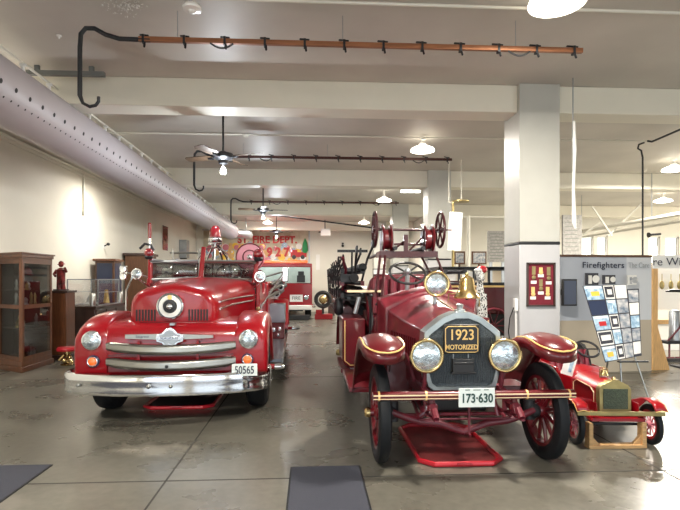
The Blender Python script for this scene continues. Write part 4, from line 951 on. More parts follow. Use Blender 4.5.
# ================================================================== lettered partition
pa = P(555, 372, 9.0); pb = P(626.5, 372, 9.2); pcn = P(651.5, 370, 9.25)
part = thing('partition', 'low blue grey partition lettered Firefighters behind the photo board', 'partition', (0, 0, 0))
def wallseg(a, b, z0, z1, th=.06):
    a = Vector((a.x, a.y)); b = Vector((b.x, b.y)); t_ = (b-a).normalized(); n_ = Vector((-t_.y, t_.x))*th
    return MB().prism([a, b, b+n_, a+n_], 'z', z0, z1)
mk('panel', wallseg(pa, pb, .93, 2.06), 'panel', part); mk('wainscot', wallseg(pa, pb, 0, .93), 'beige', part)
mk('panel', wallseg(pb, pcn, .93, 2.06), 'panel_lit', part); mk('wainscot', wallseg(pb, pcn, 0, .93), 'beige', part)
mk('top_rail', MB().loft([[(p.x, p.y-.02, 2.06), (p.x, p.y+.08, 2.06), (p.x, p.y+.08, 2.1), (p.x, p.y-.02, 2.1)] for p in (pa, pb, pcn)]), 'wood_brown', part)
d1 = math.atan2(pb.y-pa.y, pb.x-pa.x); d2 = math.atan2(pcn.y-pb.y, pcn.x-pb.x)
q = P(603, 265.3, 9.12); text('lettering', 'Firefighters', .15, 'ink', part, (q.x, q.y-.015, q.z), (PI/2, 0, d1), sx=1.1, space=1.08, bold=.001)
q = P(638.5, 265.5, 9.2); text('lettering', 'The Care', .14, 'steel', part, (q.x, q.y-.015, q.z), (PI/2, 0, d2), sx=.75)
for px, py, w, h, lab, k in ((591, 279, 13, 12, 'framed dark photograph with white curves on the partition, left one', 0), (608, 279.5, 13, 9, 'framed dark photograph with white curves on the partition, beside the lettering centre', 1), (631, 280, 9, 10, 'faint pale print on the lighter partition panel', 2)):
    q = P(px, py, 9.08)
    t = thing('framed_print', lab, 'picture', (q.x, q.y-.03, q.z))
    w, h = w*9/510, h*9/510
    mk('backing', MB().box(-w/2, w/2, -.005, .015, -h/2, h/2), 'print_dark' if k < 2 else 'paper', t)
    mk('image', MB().box(-w*.3, -w*.02, -.009, -.005, -h*.4, h*.3).lathe([(h*.25, 0), (h*.32, -.003)], (w*.3, -.006, 0), (0, 1, 0), 14), 'paper' if k < 2 else 'print_photo', t)
q = P(570.5, 292.5, 8.75)
tv = thing('wall_monitor', 'black wall monitor on the partition just right of the near column', 'monitor', (q.x, q.y, q.z))
mk('casing', MB().box(-.13, .12, 0, .07, -.23, .23), 'black', tv, bev=.01)
mk('screen', MB().box(-.11, .1, -.004, 0, -.2, .2), 'blue_dark', tv)
mk('mount', MB().box(-.04, .04, .07, .28, -.05, .05), 'black_iron', tv)
# header sign across the opening
ha, hb_ = P(653, 262, 9.3), P(700, 262, 9.1)
hs = thing('header_sign', 'white header board reading re With above the bright opening at right', 'sign', (0, 0, 0))
mk('board', wallseg(ha, hb_, 1.86, 2.1, .04), 'white', hs)
q = P(671, 262, 9.17); text('lettering', 're With', .2, 'ink', hs, (q.x, q.y-.02, q.z), (PI/2, 0, math.atan2(hb_.y-ha.y, hb_.x-ha.x)), sx=.95)
q = P(653.3, 300, 9.35)
pst = mk('wooden_post', MB().box(-.04, .04, -.04, .04, 0, 1.86).prism([(.04, .0), (.3, .0), (.04, .9)], 'y', -.02, .02), 'pine_warm', loc=(q.x, q.y, 0)); tag(pst, 'warm wooden post and brace beside the bright opening at right', 'post')
# display wall beyond opening
q0, q1 = P(655, 300, 12), P(712, 300, 12)
dw = thing('display_case', 'white display wall with hanging tools beyond the opening at far right', 'display case', (0, 0, 0))
mk('back_panel', MB().box(q0.x, q1.x, q0.y, q0.y+.05, .95, 2.05), 'white', dw)
mk('ledge', MB().box(q0.x, q1.x, q0.y-.1, q0.y+.05, .62, .72), 'pine_warm', dw)
mk('plinth', MB().box(q0.x, q1.x, q0.y-.04, q0.y+.05, 0, .62), 'white', dw)
mk('side_post', MB().box(q0.x-.05, q0.x, q0.y-.1, q0.y+.05, 0, 2.05), 'pine_warm', dw)
for px in (662, 671, 679.5):
    q = P(px, 285, 11.9); mk('tool_head', MB().ball((q.x, q.y, q.z), .08, 10, (.8, .3, 1.3)).cyl((q.x, q.y, q.z+.1), (q.x, q.y, q.z+.26), .008), 'brass_dull', dw)
rk = P(690, 300, 9.6); tr_ = thing('tool_rack', 'black rack with two horizontal bars at the right edge before the bright opening', 'rack', (rk.x, rk.y, 0))
mk('upright', MB().box(-.03, .03, -.03, .03, 0, 2.0).box(-.25, .25, -.2, .2, 0, .03), 'black_iron', tr_)
for z, L in ((1.94, .4), (1.44, .47)): mk('bar', MB().tube([(-L, 0, z), (-L*.7, 0, z+.01), (.3, 0, z)], [.015, .03, .03], 8), 'black_iron', tr_)
q = P(675, 358, 10.4); q.z = 0
pu = thing('antique_pump', 'grey cylinder pump on a dark iron base at the right edge', 'pump', q)
mk('cylinder', MB().lathe([(.12, .42), (.125, .45), (.11, .5), (.11, 1.0), (.09, 1.03), (.02, 1.05)], n=24), 'steel', pu)
mk('base', MB().box(-.26, .4, -.14, .14, .36, .42), 'black_iron', pu, bev=.01)
for x in (-.12, .12): mk('leg', MB().tube([(x, 0, .38), (x, 0, .08)], .02).tube([(x-.1, 0, .06), (x+.1, 0, .06)], .025), 'maroon_matte', pu)
mk('foot', MB().box(-.22, .25, -.12, .12, .0, .06), 'black_iron', pu)
mk('handle', MB().tube([(-.2, -.05, .4), (.02, -.12, .7), (.25, -.05, 1.1)], .02), 'maroon_matte', pu)
# pipes in right room
opr = thing('overhead_pipe_run', 'pair of cream pipes with diagonal braces hung above the lettered partition', 'pipe', (0, 0, 0))
mk('thick_pipe', MB().tube([(9.0, 8.5, 3.27), (9.0, 17.3, 3.27)], .055, 12), 'conduit', opr)
mk('thin_pipe', MB().tube([(9.12, 8.5, 3.1), (9.12, 17.3, 3.1)], .035, 12), 'conduit', opr)
for y in (9.5, 13, 16.5): mk('hanger', MB().tube([(9.0, y, 3.27), (9.0, y, CEIL)], .01, 6), 'steel', opr)
for (a, b) in ((P(592, 206, 15), P(612, 236, 15)), (P(641, 204, 15.2), P(606, 238, 15.2)), (P(576, 240, 16), P(600, 222, 16))):
    mk('diagonal_brace', MB().tube([a, b], .03, 8), 'conduit', opr)
q = P(648, 235, 14); t = mk('wall_spotlight', MB().lathe([(.07, 0), (.07, .04), (.03, .06), (.03, .1)], q, (1, -.1, .05), 16).tube([q+Vector((.1, 0, .01)), q+Vector((.36, .0, .03))], .03, 8), 'black_iron'); tag(t, 'small black spotlight beside the vertical rod at right', 'spotlight')

# ------------------------------------------------------------------ frame on column
q = P(542.5, 284.5, 7.28)
fr = thing('award_frame', 'dark red framed display of five medals on the near column', 'framed display', (q.x, 7.17, q.z))
W, H = .21, .315
mk('frame', MB().box(-W, W, -.035, 0, -H, -H+.025).box(-W, W, -.035, 0, H-.025, H).box(-W, -W+.025, -.035, 0, -H, H).box(W-.025, W, -.035, 0, -H, H), 'wood_dark', fr, bev=.003)
mk('backing', MB().box(-W+.02, W-.02, -.012, 0, -H+.02, H-.02), 'burgundy', fr)
for x, z, h in ((-.105, .16, .2), (0, .2, .09), (.115, .15, .2), (0, -.01, .17), (-.115, -.1, .13), (.1, -.1, .13)):
    md = mk('medal', MB().box(x-.026, x+.026, -.016, -.012, z-h*.1, z+h*.5).lathe([(.03, 0), (.03, -.01), (.02, -.014), (.002, -.014)], (x, -.014, z-h*.3), (0, 1, 0), 14), ['brass_dull' if h > .15 else 'gold'], fr)
    mk('caption_card', MB().box(x-.042, x+.042, -.015, -.012, z-h*.5-.05, z-h*.5-.005), 'paper', md)
x0 = 2.99
t = thing('outlet_conduit', 'white electrical conduit and outlet box on the left face of the near column', 'conduit', (x0, 7.45, 0))
mk('pipe', MB().tube([(-.02, -.2, 0), (-.02, -.2, 1.25)], .014, 8), 'white', t)
mk('box', MB().box(-.05, 0, -.24, -.16, 1.2, 1.38), 'white', t, bev=.006)
mk('plug_cord', MB().tube([(-.05, -.2, 1.25), (-.1, -.18, 1.1), (-.09, -.1, .9), (-.05, -.06, .7)], .008, 6), 'black', t)

# ------------------------------------------------------------------ behind the maroon truck
q = P(453, 202, 12)
bp2 = thing('brass_pole', 'brass pole with an oval brass plate at its top behind the crank wheel', 'fire pole', (q.x, q.y, 0))
mk('pole', MB().cyl((0, 0, 0), (0, 0, q.z), .028), 'brass_dull', bp2)
mk('top_plate', MB().lathe([(.04, -.01), (.2, 0), (.2, .03), (.04, .04)], (.18, 0, q.z)), 'brass_dull', bp2)
mk('guide_rod', MB().tube([(-.1, 0, q.z), (-.1, 0, CEIL)], .012, 6).tube([(.2, 0, q.z), (.2, 0, CEIL)], .012, 6).tube([(0, 0, q.z-.02), (-.1, 0, q.z)], .012, 6), 'conduit', bp2)
q = P(455, 231, 11.8)
ps = mk('hanging_sheet', MB().loft([[(x, .02*math.sin(x*9), z), (x, .02*math.sin(x*9)+.01, z)] for x, z in ((-.15, .42),)]+[[(x, .02*math.sin(x*9), .42), (x, .02*math.sin(x*9)+.01, .42)] for x in (-.08, 0, .08, .15)]) if False else MB().box(-.15, .16, 0, .008, -.45, .44, Matrix.Rotation(.05, 3, 'Y'), (0, 0, 0)), 'paper', loc=q)
tag(ps, 'white printed sheet hanging on the brass pole behind the crank wheel', 'poster')
tx = MB()
for k in range(18): tx.box(-.11, .11*(.5+.5*random.random()), -.003, 0, .36-k*.042, .368-k*.042)
mk('printed_lines', tx, 'steel', ps)
q = P(468.5, 268, 14)
t = thing('white_post', 'thin white post with a ceiling track seen left of the near column', 'post', (q.x, q.y, 0)); mk('post', MB().cyl((0, 0, 0), (0, 0, 3.4), .045), 'conduit', t); mk('track', MB().cyl((-.3, 0, 3.38), (1.2, 0, 3.38), .03), 'conduit', t)
# low shelf wall behind with pictures
q = P(458, 265, 17.5); q1 = P(560, 265, 17.5)
lw = thing('low_partition', 'cream low wall with a ledge behind the dark parked wagon', 'partition', (q.x, q.y, 0))
mk('panel', MB().box(0, q1.x-q.x, 0, .1, 0, 1.98), 'beige', lw); mk('ledge', MB().box(-.03, q1.x-q.x, -.1, .12, 1.98, 2.2), 'beam', lw)
for px, w, lab in ((459.5, 11, 'small framed picture beside the brass pole above the low wall'), (479, 15, 'wide framed picture above the low wall between pole and column')):
    q = P(px, 257, 17.3); w = w*17.3/510
    t = thing('framed_picture', lab, 'picture', (q.x, q.y, q.z-.03)); mk('frame', MB().box(-w/2, w/2, -.02, .03, -.22, .22), 'wood_brown', t); mk('image', MB().box(-w/2+.05, w/2-.05, -.03, -.02, -.17, .17), 'print_photo', t)
    mk('stand', MB().box(-.03, .03, 0, .03, -.5, -.2), 'wood_brown', t)
for (px0, px1, py0, py1, D_, lab) in ((488, 507, 231, 262, 16, 'grey stone plaque seen just left of the near column'), (563, 582.5, 215, 256, 15, 'grey stone plaque seen just right of the near column')):
    a, b = P(px0, py0, D_), P(px1, py1, D_)
    t = thing('stone_plaque', lab, 'plaque', (a.x, a.y, 0), 0, 'grey stone plaques')
    mk('slab', MB().box(0, b.x-a.x, 0, .08, b.z-a.z+a.z, a.z), 'stone', t)
    mk('support', MB().box(.05, .15, .02, .06, 0, b.z).box(b.x-a.x-.15, b.x-a.x-.05, .02, .06, 0, b.z), 'steel', t)
    lb = MB()
    for k in range(9): lb.box(.06, b.x-a.x-.06-.1*random.random(), -.004, 0, a.z-.1-k*(a.z-b.z)/10, a.z-.08-k*(a.z-b.z)/10)
    mk('inscription', lb, 'rail_grey', t)
# dark wagon parked sideways
wg = thing('antique_wagon', 'dark red antique wagon with a black roof frame parked behind the bell', 'wagon', (3.32, 10.2, 0))
mk('body', MB().box(-.74, 1.4, 0, 1.2, .95, 1.55), 'maroon', wg, bev=.03)
mk('side_stripe', MB().box(-.74, 1.4, -.012, 0, 1.5, 1.54), 'gold', wg)
fb_ = MB().box(-.74, 1.4, -.02, .04, 1.84, 1.9).box(-.74, 1.4, -.02, .04, 1.55, 1.6)
for x in (-.72, -.32, -.02, .3, .7, 1.35): fb_.box(x-.02, x+.02, -.02, .03, 1.55, 1.88)
fb_.box(-.74, 1.4, -.02, 1.2, 1.88, 1.92)
mk('roof_frame', fb_, 'black', wg)
for x in (-.5, .1, -.15):
    mk('notice_card', MB().box(x-.11, x+.11, .0, .01, 1.63, 1.82), 'paper', wg)
for x in (-.34, .38, 1.2):
    wh = mk('wheel', MB().torus((x, -.05, .72), (0, 1, 0), .34, .03, 36, 8), 'maroon_matte', wg) if x == .38 else mk('wheel', MB().torus((x, -.05, .42), (0, 1, 0), .38, .035, 36, 8), 'maroon_matte', wg)
    zc = .72 if x == .38 else .42
    b = MB()
    for k in range(10): b.tube([(x, -.05, zc), (x+.36*math.cos(k*PI/5), -.05, zc+.34*math.sin(k*PI/5))], .014, 6)
    mk('wheel_spokes', b.lathe([(.06, -.05), (.06, .05)], (x, -.05, zc), (0, 1, 0), 14), 'maroon_matte', wh)
mk('undercarriage', MB().box(-.7, 1.3, .1, 1.1, .5, .95).box(-.39, -.29, -.03, 1.1, .38, .46).box(1.15, 1.25, -.03, 1.1, .38, .46), 'black', wg)
# spotted plush dog
q = P(480.5, 316, 8.9)
dg = thing('stuffed_dalmatian', 'spotted toy dog in a red and white hat behind the brass bell', 'toy dog', (q.x, q.y, 0)); dg.scale = (.62, .62, 1)
body = MB().tube([(.02, 0, .98), (.02, 0, 1.15), (.0, 0, 1.35), (-.02, 0, 1.55), (-.01, -.02, 1.66)], [.1, .13, .12, .09, .07], 14).ball((-.03, -.05, 1.72), .12, 14, (1, 1.1, .9)).ball((-.06, -.17, 1.68), .06)
body.tube([(-.06, -.08, 1.4), (-.08, -.12, 1.2), (-.08, -.14, .98)], [.05, .045, .05], 10).tube([(.1, -.08, 1.4), (.1, -.12, 1.2), (.1, -.14, .98)], [.05, .045, .05], 10)
mk('body', body, 'spots', dg)
mk('hat', MB().ball((.04, -.0, 1.83), .13, 14, (1.2, 1, .55)), 'pan_red', dg); mk('hat_brim', MB().ball((-.08, -.06, 1.82), .1, 12, (1.3, 1, .35)), 'white', dg)
mk('ear', MB().ball((-.14, -.02, 1.7), .05, 10, (.5, .8, 1.4)).ball((.08, -.02, 1.7), .05, 10, (.5, .8, 1.4)), 'black', dg)
mk('stool', MB().cyl((.02, 0, .94), (.02, 0, .98), .2, n=20).cyl((.02, 0, 0), (.02, 0, .94), .04), 'black', dg)

# ------------------------------------------------------------------ left wall furniture
def boxframe(mb, pts, z0, z1, r):
    for (x, y) in pts: mb.box(x-r, x+r, y-r, y+r, z0, z1)
cu_ = thing('curio_cabinet', 'tall oak glass-front curio cabinet standing at the left wall', 'cabinet', (0, 0, 0))
fp = [(-5.86, 9.85), (-5.65, 9.7), (-5.12, 9.35), (-5.12, 10.42), (-5.86, 10.42)]
cx_, cy_ = -5.5, 10.0
def grow(k): return [(cx_+(x-cx_)*k, cy_+(y-cy_)*k) if x > -5.8 else (x, cy_+(y-cy_)*k) for x, y in fp]
mk('base', MB().prism(grow(1.06), 'z', 0, .1).prism(fp, 'z', .1, .2), 'wood', cu_, bev=.008)
mk('crown', MB().prism(fp, 'z', 2.02, 2.06).prism(grow(1.05), 'z', 2.06, 2.12).prism(grow(1.1), 'z', 2.12, 2.15), 'wood', cu_, bev=.006)
for c__ in [(-5.82, 9.9), (-5.15, 9.4), (-5.15, 10.38)]:
    b = MB(); boxframe(b, [c__], .2, 2.03, .03); mk('corner_post', b, 'wood', cu_)
for (a, c_) in (((-5.82, 9.9), (-5.15, 9.4)), ((-5.14, 9.42), (-5.14, 10.38))):
    for z0, z1 in ((.2, .27), (1.13, 1.2), (1.95, 2.03)):
        A, B = Vector(a), Vector(c_); t_ = (B-A).normalized(); n_ = Vector((-t_.y, t_.x))*.02
        mk('door_rail', MB().prism([A-n_, B-n_, B+n_, A+n_], 'z', z0, z1), 'wood', cu_)
gl = MB(); gl.v += [Vector((-5.82, 9.9, .2)), Vector((-5.15, 9.4, .2)), Vector((-5.15, 9.4, 2.03)), Vector((-5.82, 9.9, 2.03)), Vector((-5.13, 9.42, .2)), Vector((-5.13, 10.38, .2)), Vector((-5.13, 10.38, 2.03)), Vector((-5.13, 9.42, 2.03))]
gl.face([0, 1, 2, 3]); gl.face([4, 5, 6, 7]); mk('glass_pane', gl, 'glass_dark', cu_)
mk('knob', MB().ball((-5.1, 9.95, 1.0), .018), 'brass', cu_)
mk('back_panel', MB().box(-5.84, -5.16, 10.38, 10.4, .2, 2.02), 'wood_dark', cu_)
mk('back_panel', MB().box(-5.87, -5.84, 9.95, 10.4, .2, 2.02), 'wood_dark', cu_)
for z in (.75, 1.16, 1.45, 1.72): mk('shelf', MB().prism([(-5.83, 9.95), (-5.64, 9.8), (-5.2, 9.48), (-5.2, 10.36), (-5.83, 10.36)], 'z', z, z+.012), 'glass' if z > 1.2 else 'wood_dark', cu_)
random.seed(5)
n_ = 0
for z, kinds_ in ((.2, 4), (.762, 4), (1.172, 4), (1.462, 4), (1.732, 0)):
    for k in range(kinds_):
        y = 9.72+.6*(k+.5)/kinds_; x = -5.4+random.uniform(-.14, .12); h = random.uniform(.12, .24); r = random.uniform(.035, .055)
        mname = random.choice(['white_gloss', 'steel', 'brass_dull', 'black', 'redlens', 'chrome_soft']) if z > 1.1 else random.choice(['black', 'rail_grey', 'steel', 'brass_dull'])
        o = mk('curio_ornament', MB().lathe([(r*.8, 0), (r, .02), (r*.6, h*.4), (r*.8, h*.7), (r*.35, h), (.01, h+.01)], n=14), mname, loc=(x, y, z))
        tag(o, 'small ornament standing on a shelf inside the glass curio cabinet', 'ornament', 'ornaments inside the curio cabinet'); n_ += 1
q = Vector((-5.3, 9.95, 1.86))
o = mk('red_helmet', MB().lathe([(.15, 0), (.13, .02), (.09, .03), (.085, .08), (.05, .13), (.01, .145)], n=20), 'redlens', loc=(-5.36, 9.98, 1.746)); tag(o, 'red firefighter helmet on the top shelf of the curio cabinet', 'helmet')
# pedestal with statue
pd = thing('pedestal', 'dark brown wooden pedestal beside the curio cabinet', 'pedestal', (-5.3, 11.15, 0))
mk('body', MB().box(-.2, .2, -.2, .2, .08, 1.38), 'wood', pd, bev=.008); mk('base', MB().box(-.24, .24, -.24, .24, 0, .08), 'wood_dark', pd, bev=.008); mk('top', MB().box(-.23, .23, -.23, .23, 1.38, 1.43), 'wood_dark', pd, bev=.008)
stt = thing('fireman_statue', 'dark bronze firefighter statuette standing on the brown pedestal', 'statue', (-5.3, 11.15, 1.43))
mk('figure', MB().tube([(-.04, 0, .02), (-.05, 0, .12), (-.03, 0, .26)], [.05, .04, .055], 10).tube([(.05, 0, .02), (.05, -.02, .12), (.03, 0, .26)], [.05, .04, .055], 10).tube([(0, 0, .23), (0, 0, .34), (.0, -.01, .44), (0, -.01, .48)], [.08, .085, .09, .03], 12).ball((.01, -.02, .54), .05).tube([(-.08, 0, .43), (-.13, -.03, .34), (-.07, -.1, .3)], [.035, .03, .025], 8).tube([(.08, 0, .43), (.13, -.05, .4), (.12, -.1, .48)], [.035, .03, .025], 8), 'bronze', stt)
mk('helmet', MB().lathe([(.08, 0), (.05, .02), (.045, .05), (.01, .07)], (.01, -.01, .555), (0, -.2, 1), 14), 'bronze', stt); mk('base', MB().cyl((0, 0, 0), (0, 0, .025), .15, n=18), 'wood_dark', stt)
# little red stool w/ brass
q = P(64, 361, 9.9); q.z = 0; q.x = -4.72
stl = thing('brass_stool', 'low stand with red top and shiny brass base beside the curio cabinet', 'stool', q)
mk('top', MB().lathe([(.19, .28), (.2, .31), (.17, .35), (.01, .36)]), 'pan_red', stl)
mk('base', MB().lathe([(.12, 0), (.13, .02), (.04, .05), (.03, .15), (.06, .22), (.05, .28)]).tube([(-.12, -.08, .1), (-.04, -.05, .2)], .03, 8).tube([(.12, -.08, .05), (.05, -.05, .18)], .035, 8).ball((0, -.12, .1), .05).ball((.1, -.12, .17), .04), 'brass', stl)
# dark display counter with glass case
dc = thing('display_counter', 'long dark wooden counter along the left wall behind the red engine', 'counter', (-5.3, 13.0, 0))
mk('body', MB().box(-.5, .35, -1.0, .85, 0, 1.0), 'wood_dark', dc, bev=.01); mk('top', MB().box(-.52, .4, -1.05, .9, 1.0, 1.05), 'wood_dark', dc, bev=.008)
for k in range(3): mk('drawer', MB().box(.35, .365, -.95+k*.6, -.4+k*.6, .55, .95), 'wood_dark', dc, bev=.006)
gc = thing('glass_case', 'glass display case with metal edges on the dark counter', 'display case', (-5.3, 12.9, 1.05))
e_ = MB()
for x in (-.4, .3):
    for y in (-.6, .7): e_.box(x-.012, x+.012, y-.012, y+.012, 0, .62)
    e_.box(x-.012, x+.012, -.6, .7, .6, .624); e_.box(x-.012, x+.012, -.6, .7, 0, .02); e_.box(x-.01, x+.01, -.6, .7, .3, .315)
for y in (-.6, .7): e_.box(-.4, .3, y-.012, y+.012, .6, .624)
mk('metal_frame', e_, 'steel', gc); mk('glass_pane', MB().box(-.395, .295, -.595, .695, .01, .61), 'glass', gc)
t = mk('brass_helmet', MB().lathe([(.18, .0), (.15, .02), (.11, .05), (.1, .12), (.06, .2), (.01, .22)], n=20), 'steel', loc=(-5.3, 12.65, 1.075)); tag(t, 'grey metal helmet inside the glass case on the counter', 'helmet')
t = mk('brass_nozzle', MB().lathe([(.08, 0), (.07, .05), (.05, .2), (.04, .33), (.01, .34)], n=16), 'brass_dull', loc=(-5.2, 13.3, 1.075)); tag(t, 'upright dull brass hose nozzle inside the glass case', 'nozzle')
for k, (x, y, lab) in enumerate(((-5.05, 12.12, 'pale cylinder gauge at the near end of the dark counter'), (-5.0, 13.68, 'pale cylinder gauge at the far end of the dark counter'))):
    t = mk('cylinder_gauge', MB().lathe([(.07, 0), (.07, .28), (.06, .3), (.01, .31)], n=18), 'chrome_soft', loc=(x, y, 1.05)); tag(t, lab, 'gauge')
t = mk('silver_horn', MB().tube([(0, 0, .03), (.1, .03, .08), (.22, .06, .16)], [.02, .03, .08], 12), 'chrome_soft', loc=(-5.72, 12.08, 1.052)); tag(t, 'silver speaking trumpet lying at the near end of the dark counter', 'trumpet')
tc_ = thing('clock_cabinet', 'narrow upright wooden cabinet with a glass door behind the counter', 'cabinet', (-5.52, 14.25, 0))
mk('body', MB().box(-.25, .25, -.25, .3, 0, 2.15), 'wood_brown', tc_, bev=.01); mk('crown', MB().box(-.3, .3, -.3, .33, 2.15, 2.22), 'wood', tc_, bev=.01)
mk('door_glass', MB().box(.25, .262, -.2, .24, .9, 2.1).box(-.2, .2, -.262, -.25, .9, 2.1), 'blue_dark', tc_)
for (y, h, lab) in ((16.6, 2.42, 'dark brown wardrobe cabinet at the left wall behind the engine windshield'),):
    t = thing('wardrobe', lab, 'cabinet', (-5.46, y, 0)); mk('body', MB().box(-.35, .35, -.3, .6, 0, h), 'wood_brown', t, bev=.01); mk('crown', MB().box(-.4, .4, -.35, .65, h, h+.07), 'wood_dark', t)
    for s_ in (0, 1): mk('door', MB().box(.35, .37, -.27+s_*.44, .13+s_*.44, .15, h-.1), 'wood', t, bev=.006)
# low dark chest nearer
ch = thing('dark_chest', 'low dark wooden chest between the pedestal and the red engine', 'chest', (-5.1, 12.0-.6, 0)) if False else None
# wall items
y_ = 13.9
wl = thing('wall_lamp', 'small black and white fixture on the left wall above the counter', 'wall fixture', (XL, 14.9, 2.62))
mk('plate', MB().box(0, .02, -.07, .07, -.08, .08), 'white', wl); mk('arm', MB().tube([(.02, 0, 0), (.12, -.02, .05)], .02).ball((.14, -.03, .05), .045), 'black_iron', wl)
bn = thing('wall_banner', 'narrow dark red banner hanging on the left wall below the duct', 'banner', (XL+.02, 21.0, 3.35))
mk('cloth', MB().box(0, .015, -.35, .3, -.5, .45), 'redlens', bn); mk('rod', MB().cyl((.01, -.38, .46), (.01, .33, .46), .015), 'wood_dark', bn); mk('emblem', MB().lathe([(.14, .016), (.14, .02), (.08, .022)], (0, -.02, 0), (1, 0, 0), 20), 'bronze', bn)
sk_ = thing('wall_speaker', 'grey wall bracket with a speaker beneath the far end of the duct', 'speaker', (XL, 23.4, 3.1))
mk('cabinet', MB().box(.02, .35, -.25, .25, -.45, .35), 'steel', sk_, bev=.01); mk('bracket', MB().box(0, .3, -.03, .03, -.5, -.45), 'black_iron', sk_)

# ------------------------------------------------------------------ far end
a, b = P(203.5, 230.5, 26.2), P(308.5, 262.5, 26.2)
mu = thing('mural', 'large painted mural lettered FIRE DEPT with a red fire truck on the far wall', 'mural', (0, YB-.06, 0))
mk('board', MB().box(a.x, b.x, 0, .05, b.z, a.z), 'mural_bg', mu)
mk('frame', MB().box(a.x-.05, b.x+.05, -.02, .05, a.z, a.z+.06).box(a.x-.05, b.x+.05, -.02, .05, b.z-.06, b.z).box(b.x, b.x+.06, -.02, .05, b.z, a.z), 'steel', mu)
def mpt(px, py): q = P(px, py, 26.35); return q
q = mpt(278, 240); text('lettering', 'ST. FIRE DEPT.', .5, 'print_red', mu, (q.x-.55, -.01, q.z), bold=.02, sx=.98)
q = mpt(278, 252.5); text('lettering', '9 2 7', .62, 'print_red', mu, (q.x, -.05, q.z), bold=.03, sx=.9)
blobs = MB(); random.seed(11)
def blob(mb, px, py, w, h, k):
    q = mpt(px, py); mb.m(k).lathe([(w, 0), (w*.98, -.0008)], (q.x, -.0012*(len(mb.f)//12+1)*.14, q.z), (0, 1, 0), 10)
for k in range(130): blob(blobs, random.uniform(206, 303), random.uniform(244.5, 260.5), random.uniform(.04, .2), 0, random.randrange(5))
mk('painted_figures', blobs, ['print_yellow', 'sky_blue', 'pink', 'paper', 'pine_warm'], mu)
q0, q1 = mpt(290.5, 257), mpt(306.5, 252)
tm = MB().box(q0.x, q1.x, -.05, -.004, q0.z, q1.z).box(q0.x+.1, q0.x+.35, -.05, -.004, q1.z, q1.z+.12).m(1)
for x in (q0.x+.18, q1.x-.2): tm.lathe([(.11, -.03), (.11, -.06)], (x, 0, q0.z), (0, 1, 0), 14)
mk('painted_truck', tm, ['print_red', 'black'], mu)
q = mpt(305, 246); mk('painted_tree', MB().lathe([(.08, 0), (.16, .15), (.12, .5), (.02, .75)], (q.x, -.015, q.z-.35), (0, 0, 1), 8), 'print_green', mu)
for v in mu.children[-1].data.vertices: v.co.y = -.02+(v.co.y+.015)*.05
q = P(325, 232, 24)
wc = thing('ceiling_projector', 'white box fixture hanging in front of the far wall', 'fixture', (q.x, q.y, q.z)); mk('box', MB().box(-.2, .25, -.12, .12, -.18, .15), 'white', wc, bev=.02); mk('arm', MB().cyl((0, 0, .12), (0, 0, CEIL-q.z), .02).cyl((-.3, 0, .0), (-.2, 0, .0), .03), 'black_iron', wc)
q = P(343.5, 245, 26); wv = mk('wall_camera', MB().ball((0, 0, 0), .07).box(-.05, .05, 0, .08, .08, .16), 'black_iron', loc=(q.x, YB-.09, q.z)); tag(wv, 'tiny black device mounted on the far white wall', 'device')
q = P(318, 262, 26.3); t = mk('wall_panel', MB().box(-.1, .1, -.03, 0, -.4, .4), 'white_gloss', loc=(q.x, YB, q.z)); tag(t, 'narrow white panel on the far wall right of the mural', 'panel')
# far fire engine cab
cab = thing('cab_over_engine', 'far red and white fire engine with big windshield below the mural', 'fire truck', (P(284, 300, 21.8).x, P(284, 300, 21.8).y, 0))
W = 1.2
mk('body', MB().box(-W, W, 0, 3.6, .5, 1.5).box(-W, W, 0, 3.6, 2.2, 2.36).box(-W, -W+.08, 0, 3.6, 1.5, 2.2).box(W-.08, W, 0, .12, 1.5, 2.2).box(W-.08, W, 1.2, 3.6, 1.5, 2.2).box(-W, W, 3.5, 3.6, 1.5, 2.2), 'red', cab, bev=.03)
mk('windshield', MB().box(-W+.08, -.03, .02, .05, 1.52, 2.2).box(.03, W-.08, .02, .05, 1.52, 2.2), 'glass_green', cab)
mk('center_post', MB().box(-.03, .03, -.01, .06, 1.5, 2.2), 'red', cab)
mk('light_bar', MB().box(-1.0, 1.0, .1, .4, 2.37, 2.5), 'orange', cab, bev=.03)
mk('seat', MB().box(.55, .9, -.005, .018, 1.55, 1.85).box(.6, .85, -.005, .018, 1.85, 2.02), 'black', cab, bev=.02)
gr = mk('grille', MB().box(.25, .8, -.03, .0, .72, 1.02), 'white', cab); text('lettering', 'FIRE', .2, 'ink', gr, (.52, -.04, .87))
mk('bumper', MB().box(-W, W, -.3, 0, .38, .58), 'white_gloss', cab, bev=.03)
for s_ in (-1, 1): 
    h = mk('headlight', MB().lathe([(.1, 0), (.1, -.04), (.01, -.06)], (s_*.95, 0, .9), (0, 1, 0), 16), 'lens', cab); wheel(cab, s_*1.02, 1.1, .45, .28, .12, 0, s_, 'red', 'red', 'chrome', disc=True)
    wheel(cab, s_*1.02, 2.9, .45, .28, .12, 0, s_, 'red', 'red', 'chrome', disc=True)
mk('chassis', MB().box(-.8, .8, .1, 3.5, .3, .52), 'black', cab)
q = P(305, 314, 21.0); t = thing('low_platform', 'low black platform on the floor in front of the far engine', 'platform', (q.x, q.y, 0)); mk('deck', MB().box(-1.0, .2, -.1, .3, .05, .2), 'black', t, bev=.01); mk('foot', MB().box(-.95, .15, -.05, .25, 0, .05), 'black', t)
q = P(323, 316, 21.5); hc = thing('hose_cart', 'brass spoked hose reel on a red base at the far end of the aisle', 'hose cart', (q.x, q.y, 0))
mk('base', MB().box(-.35, .4, -.2, .35, 0, .22).box(-.3, -.05, -.2, .2, .22, .4), 'red', hc, bev=.02)
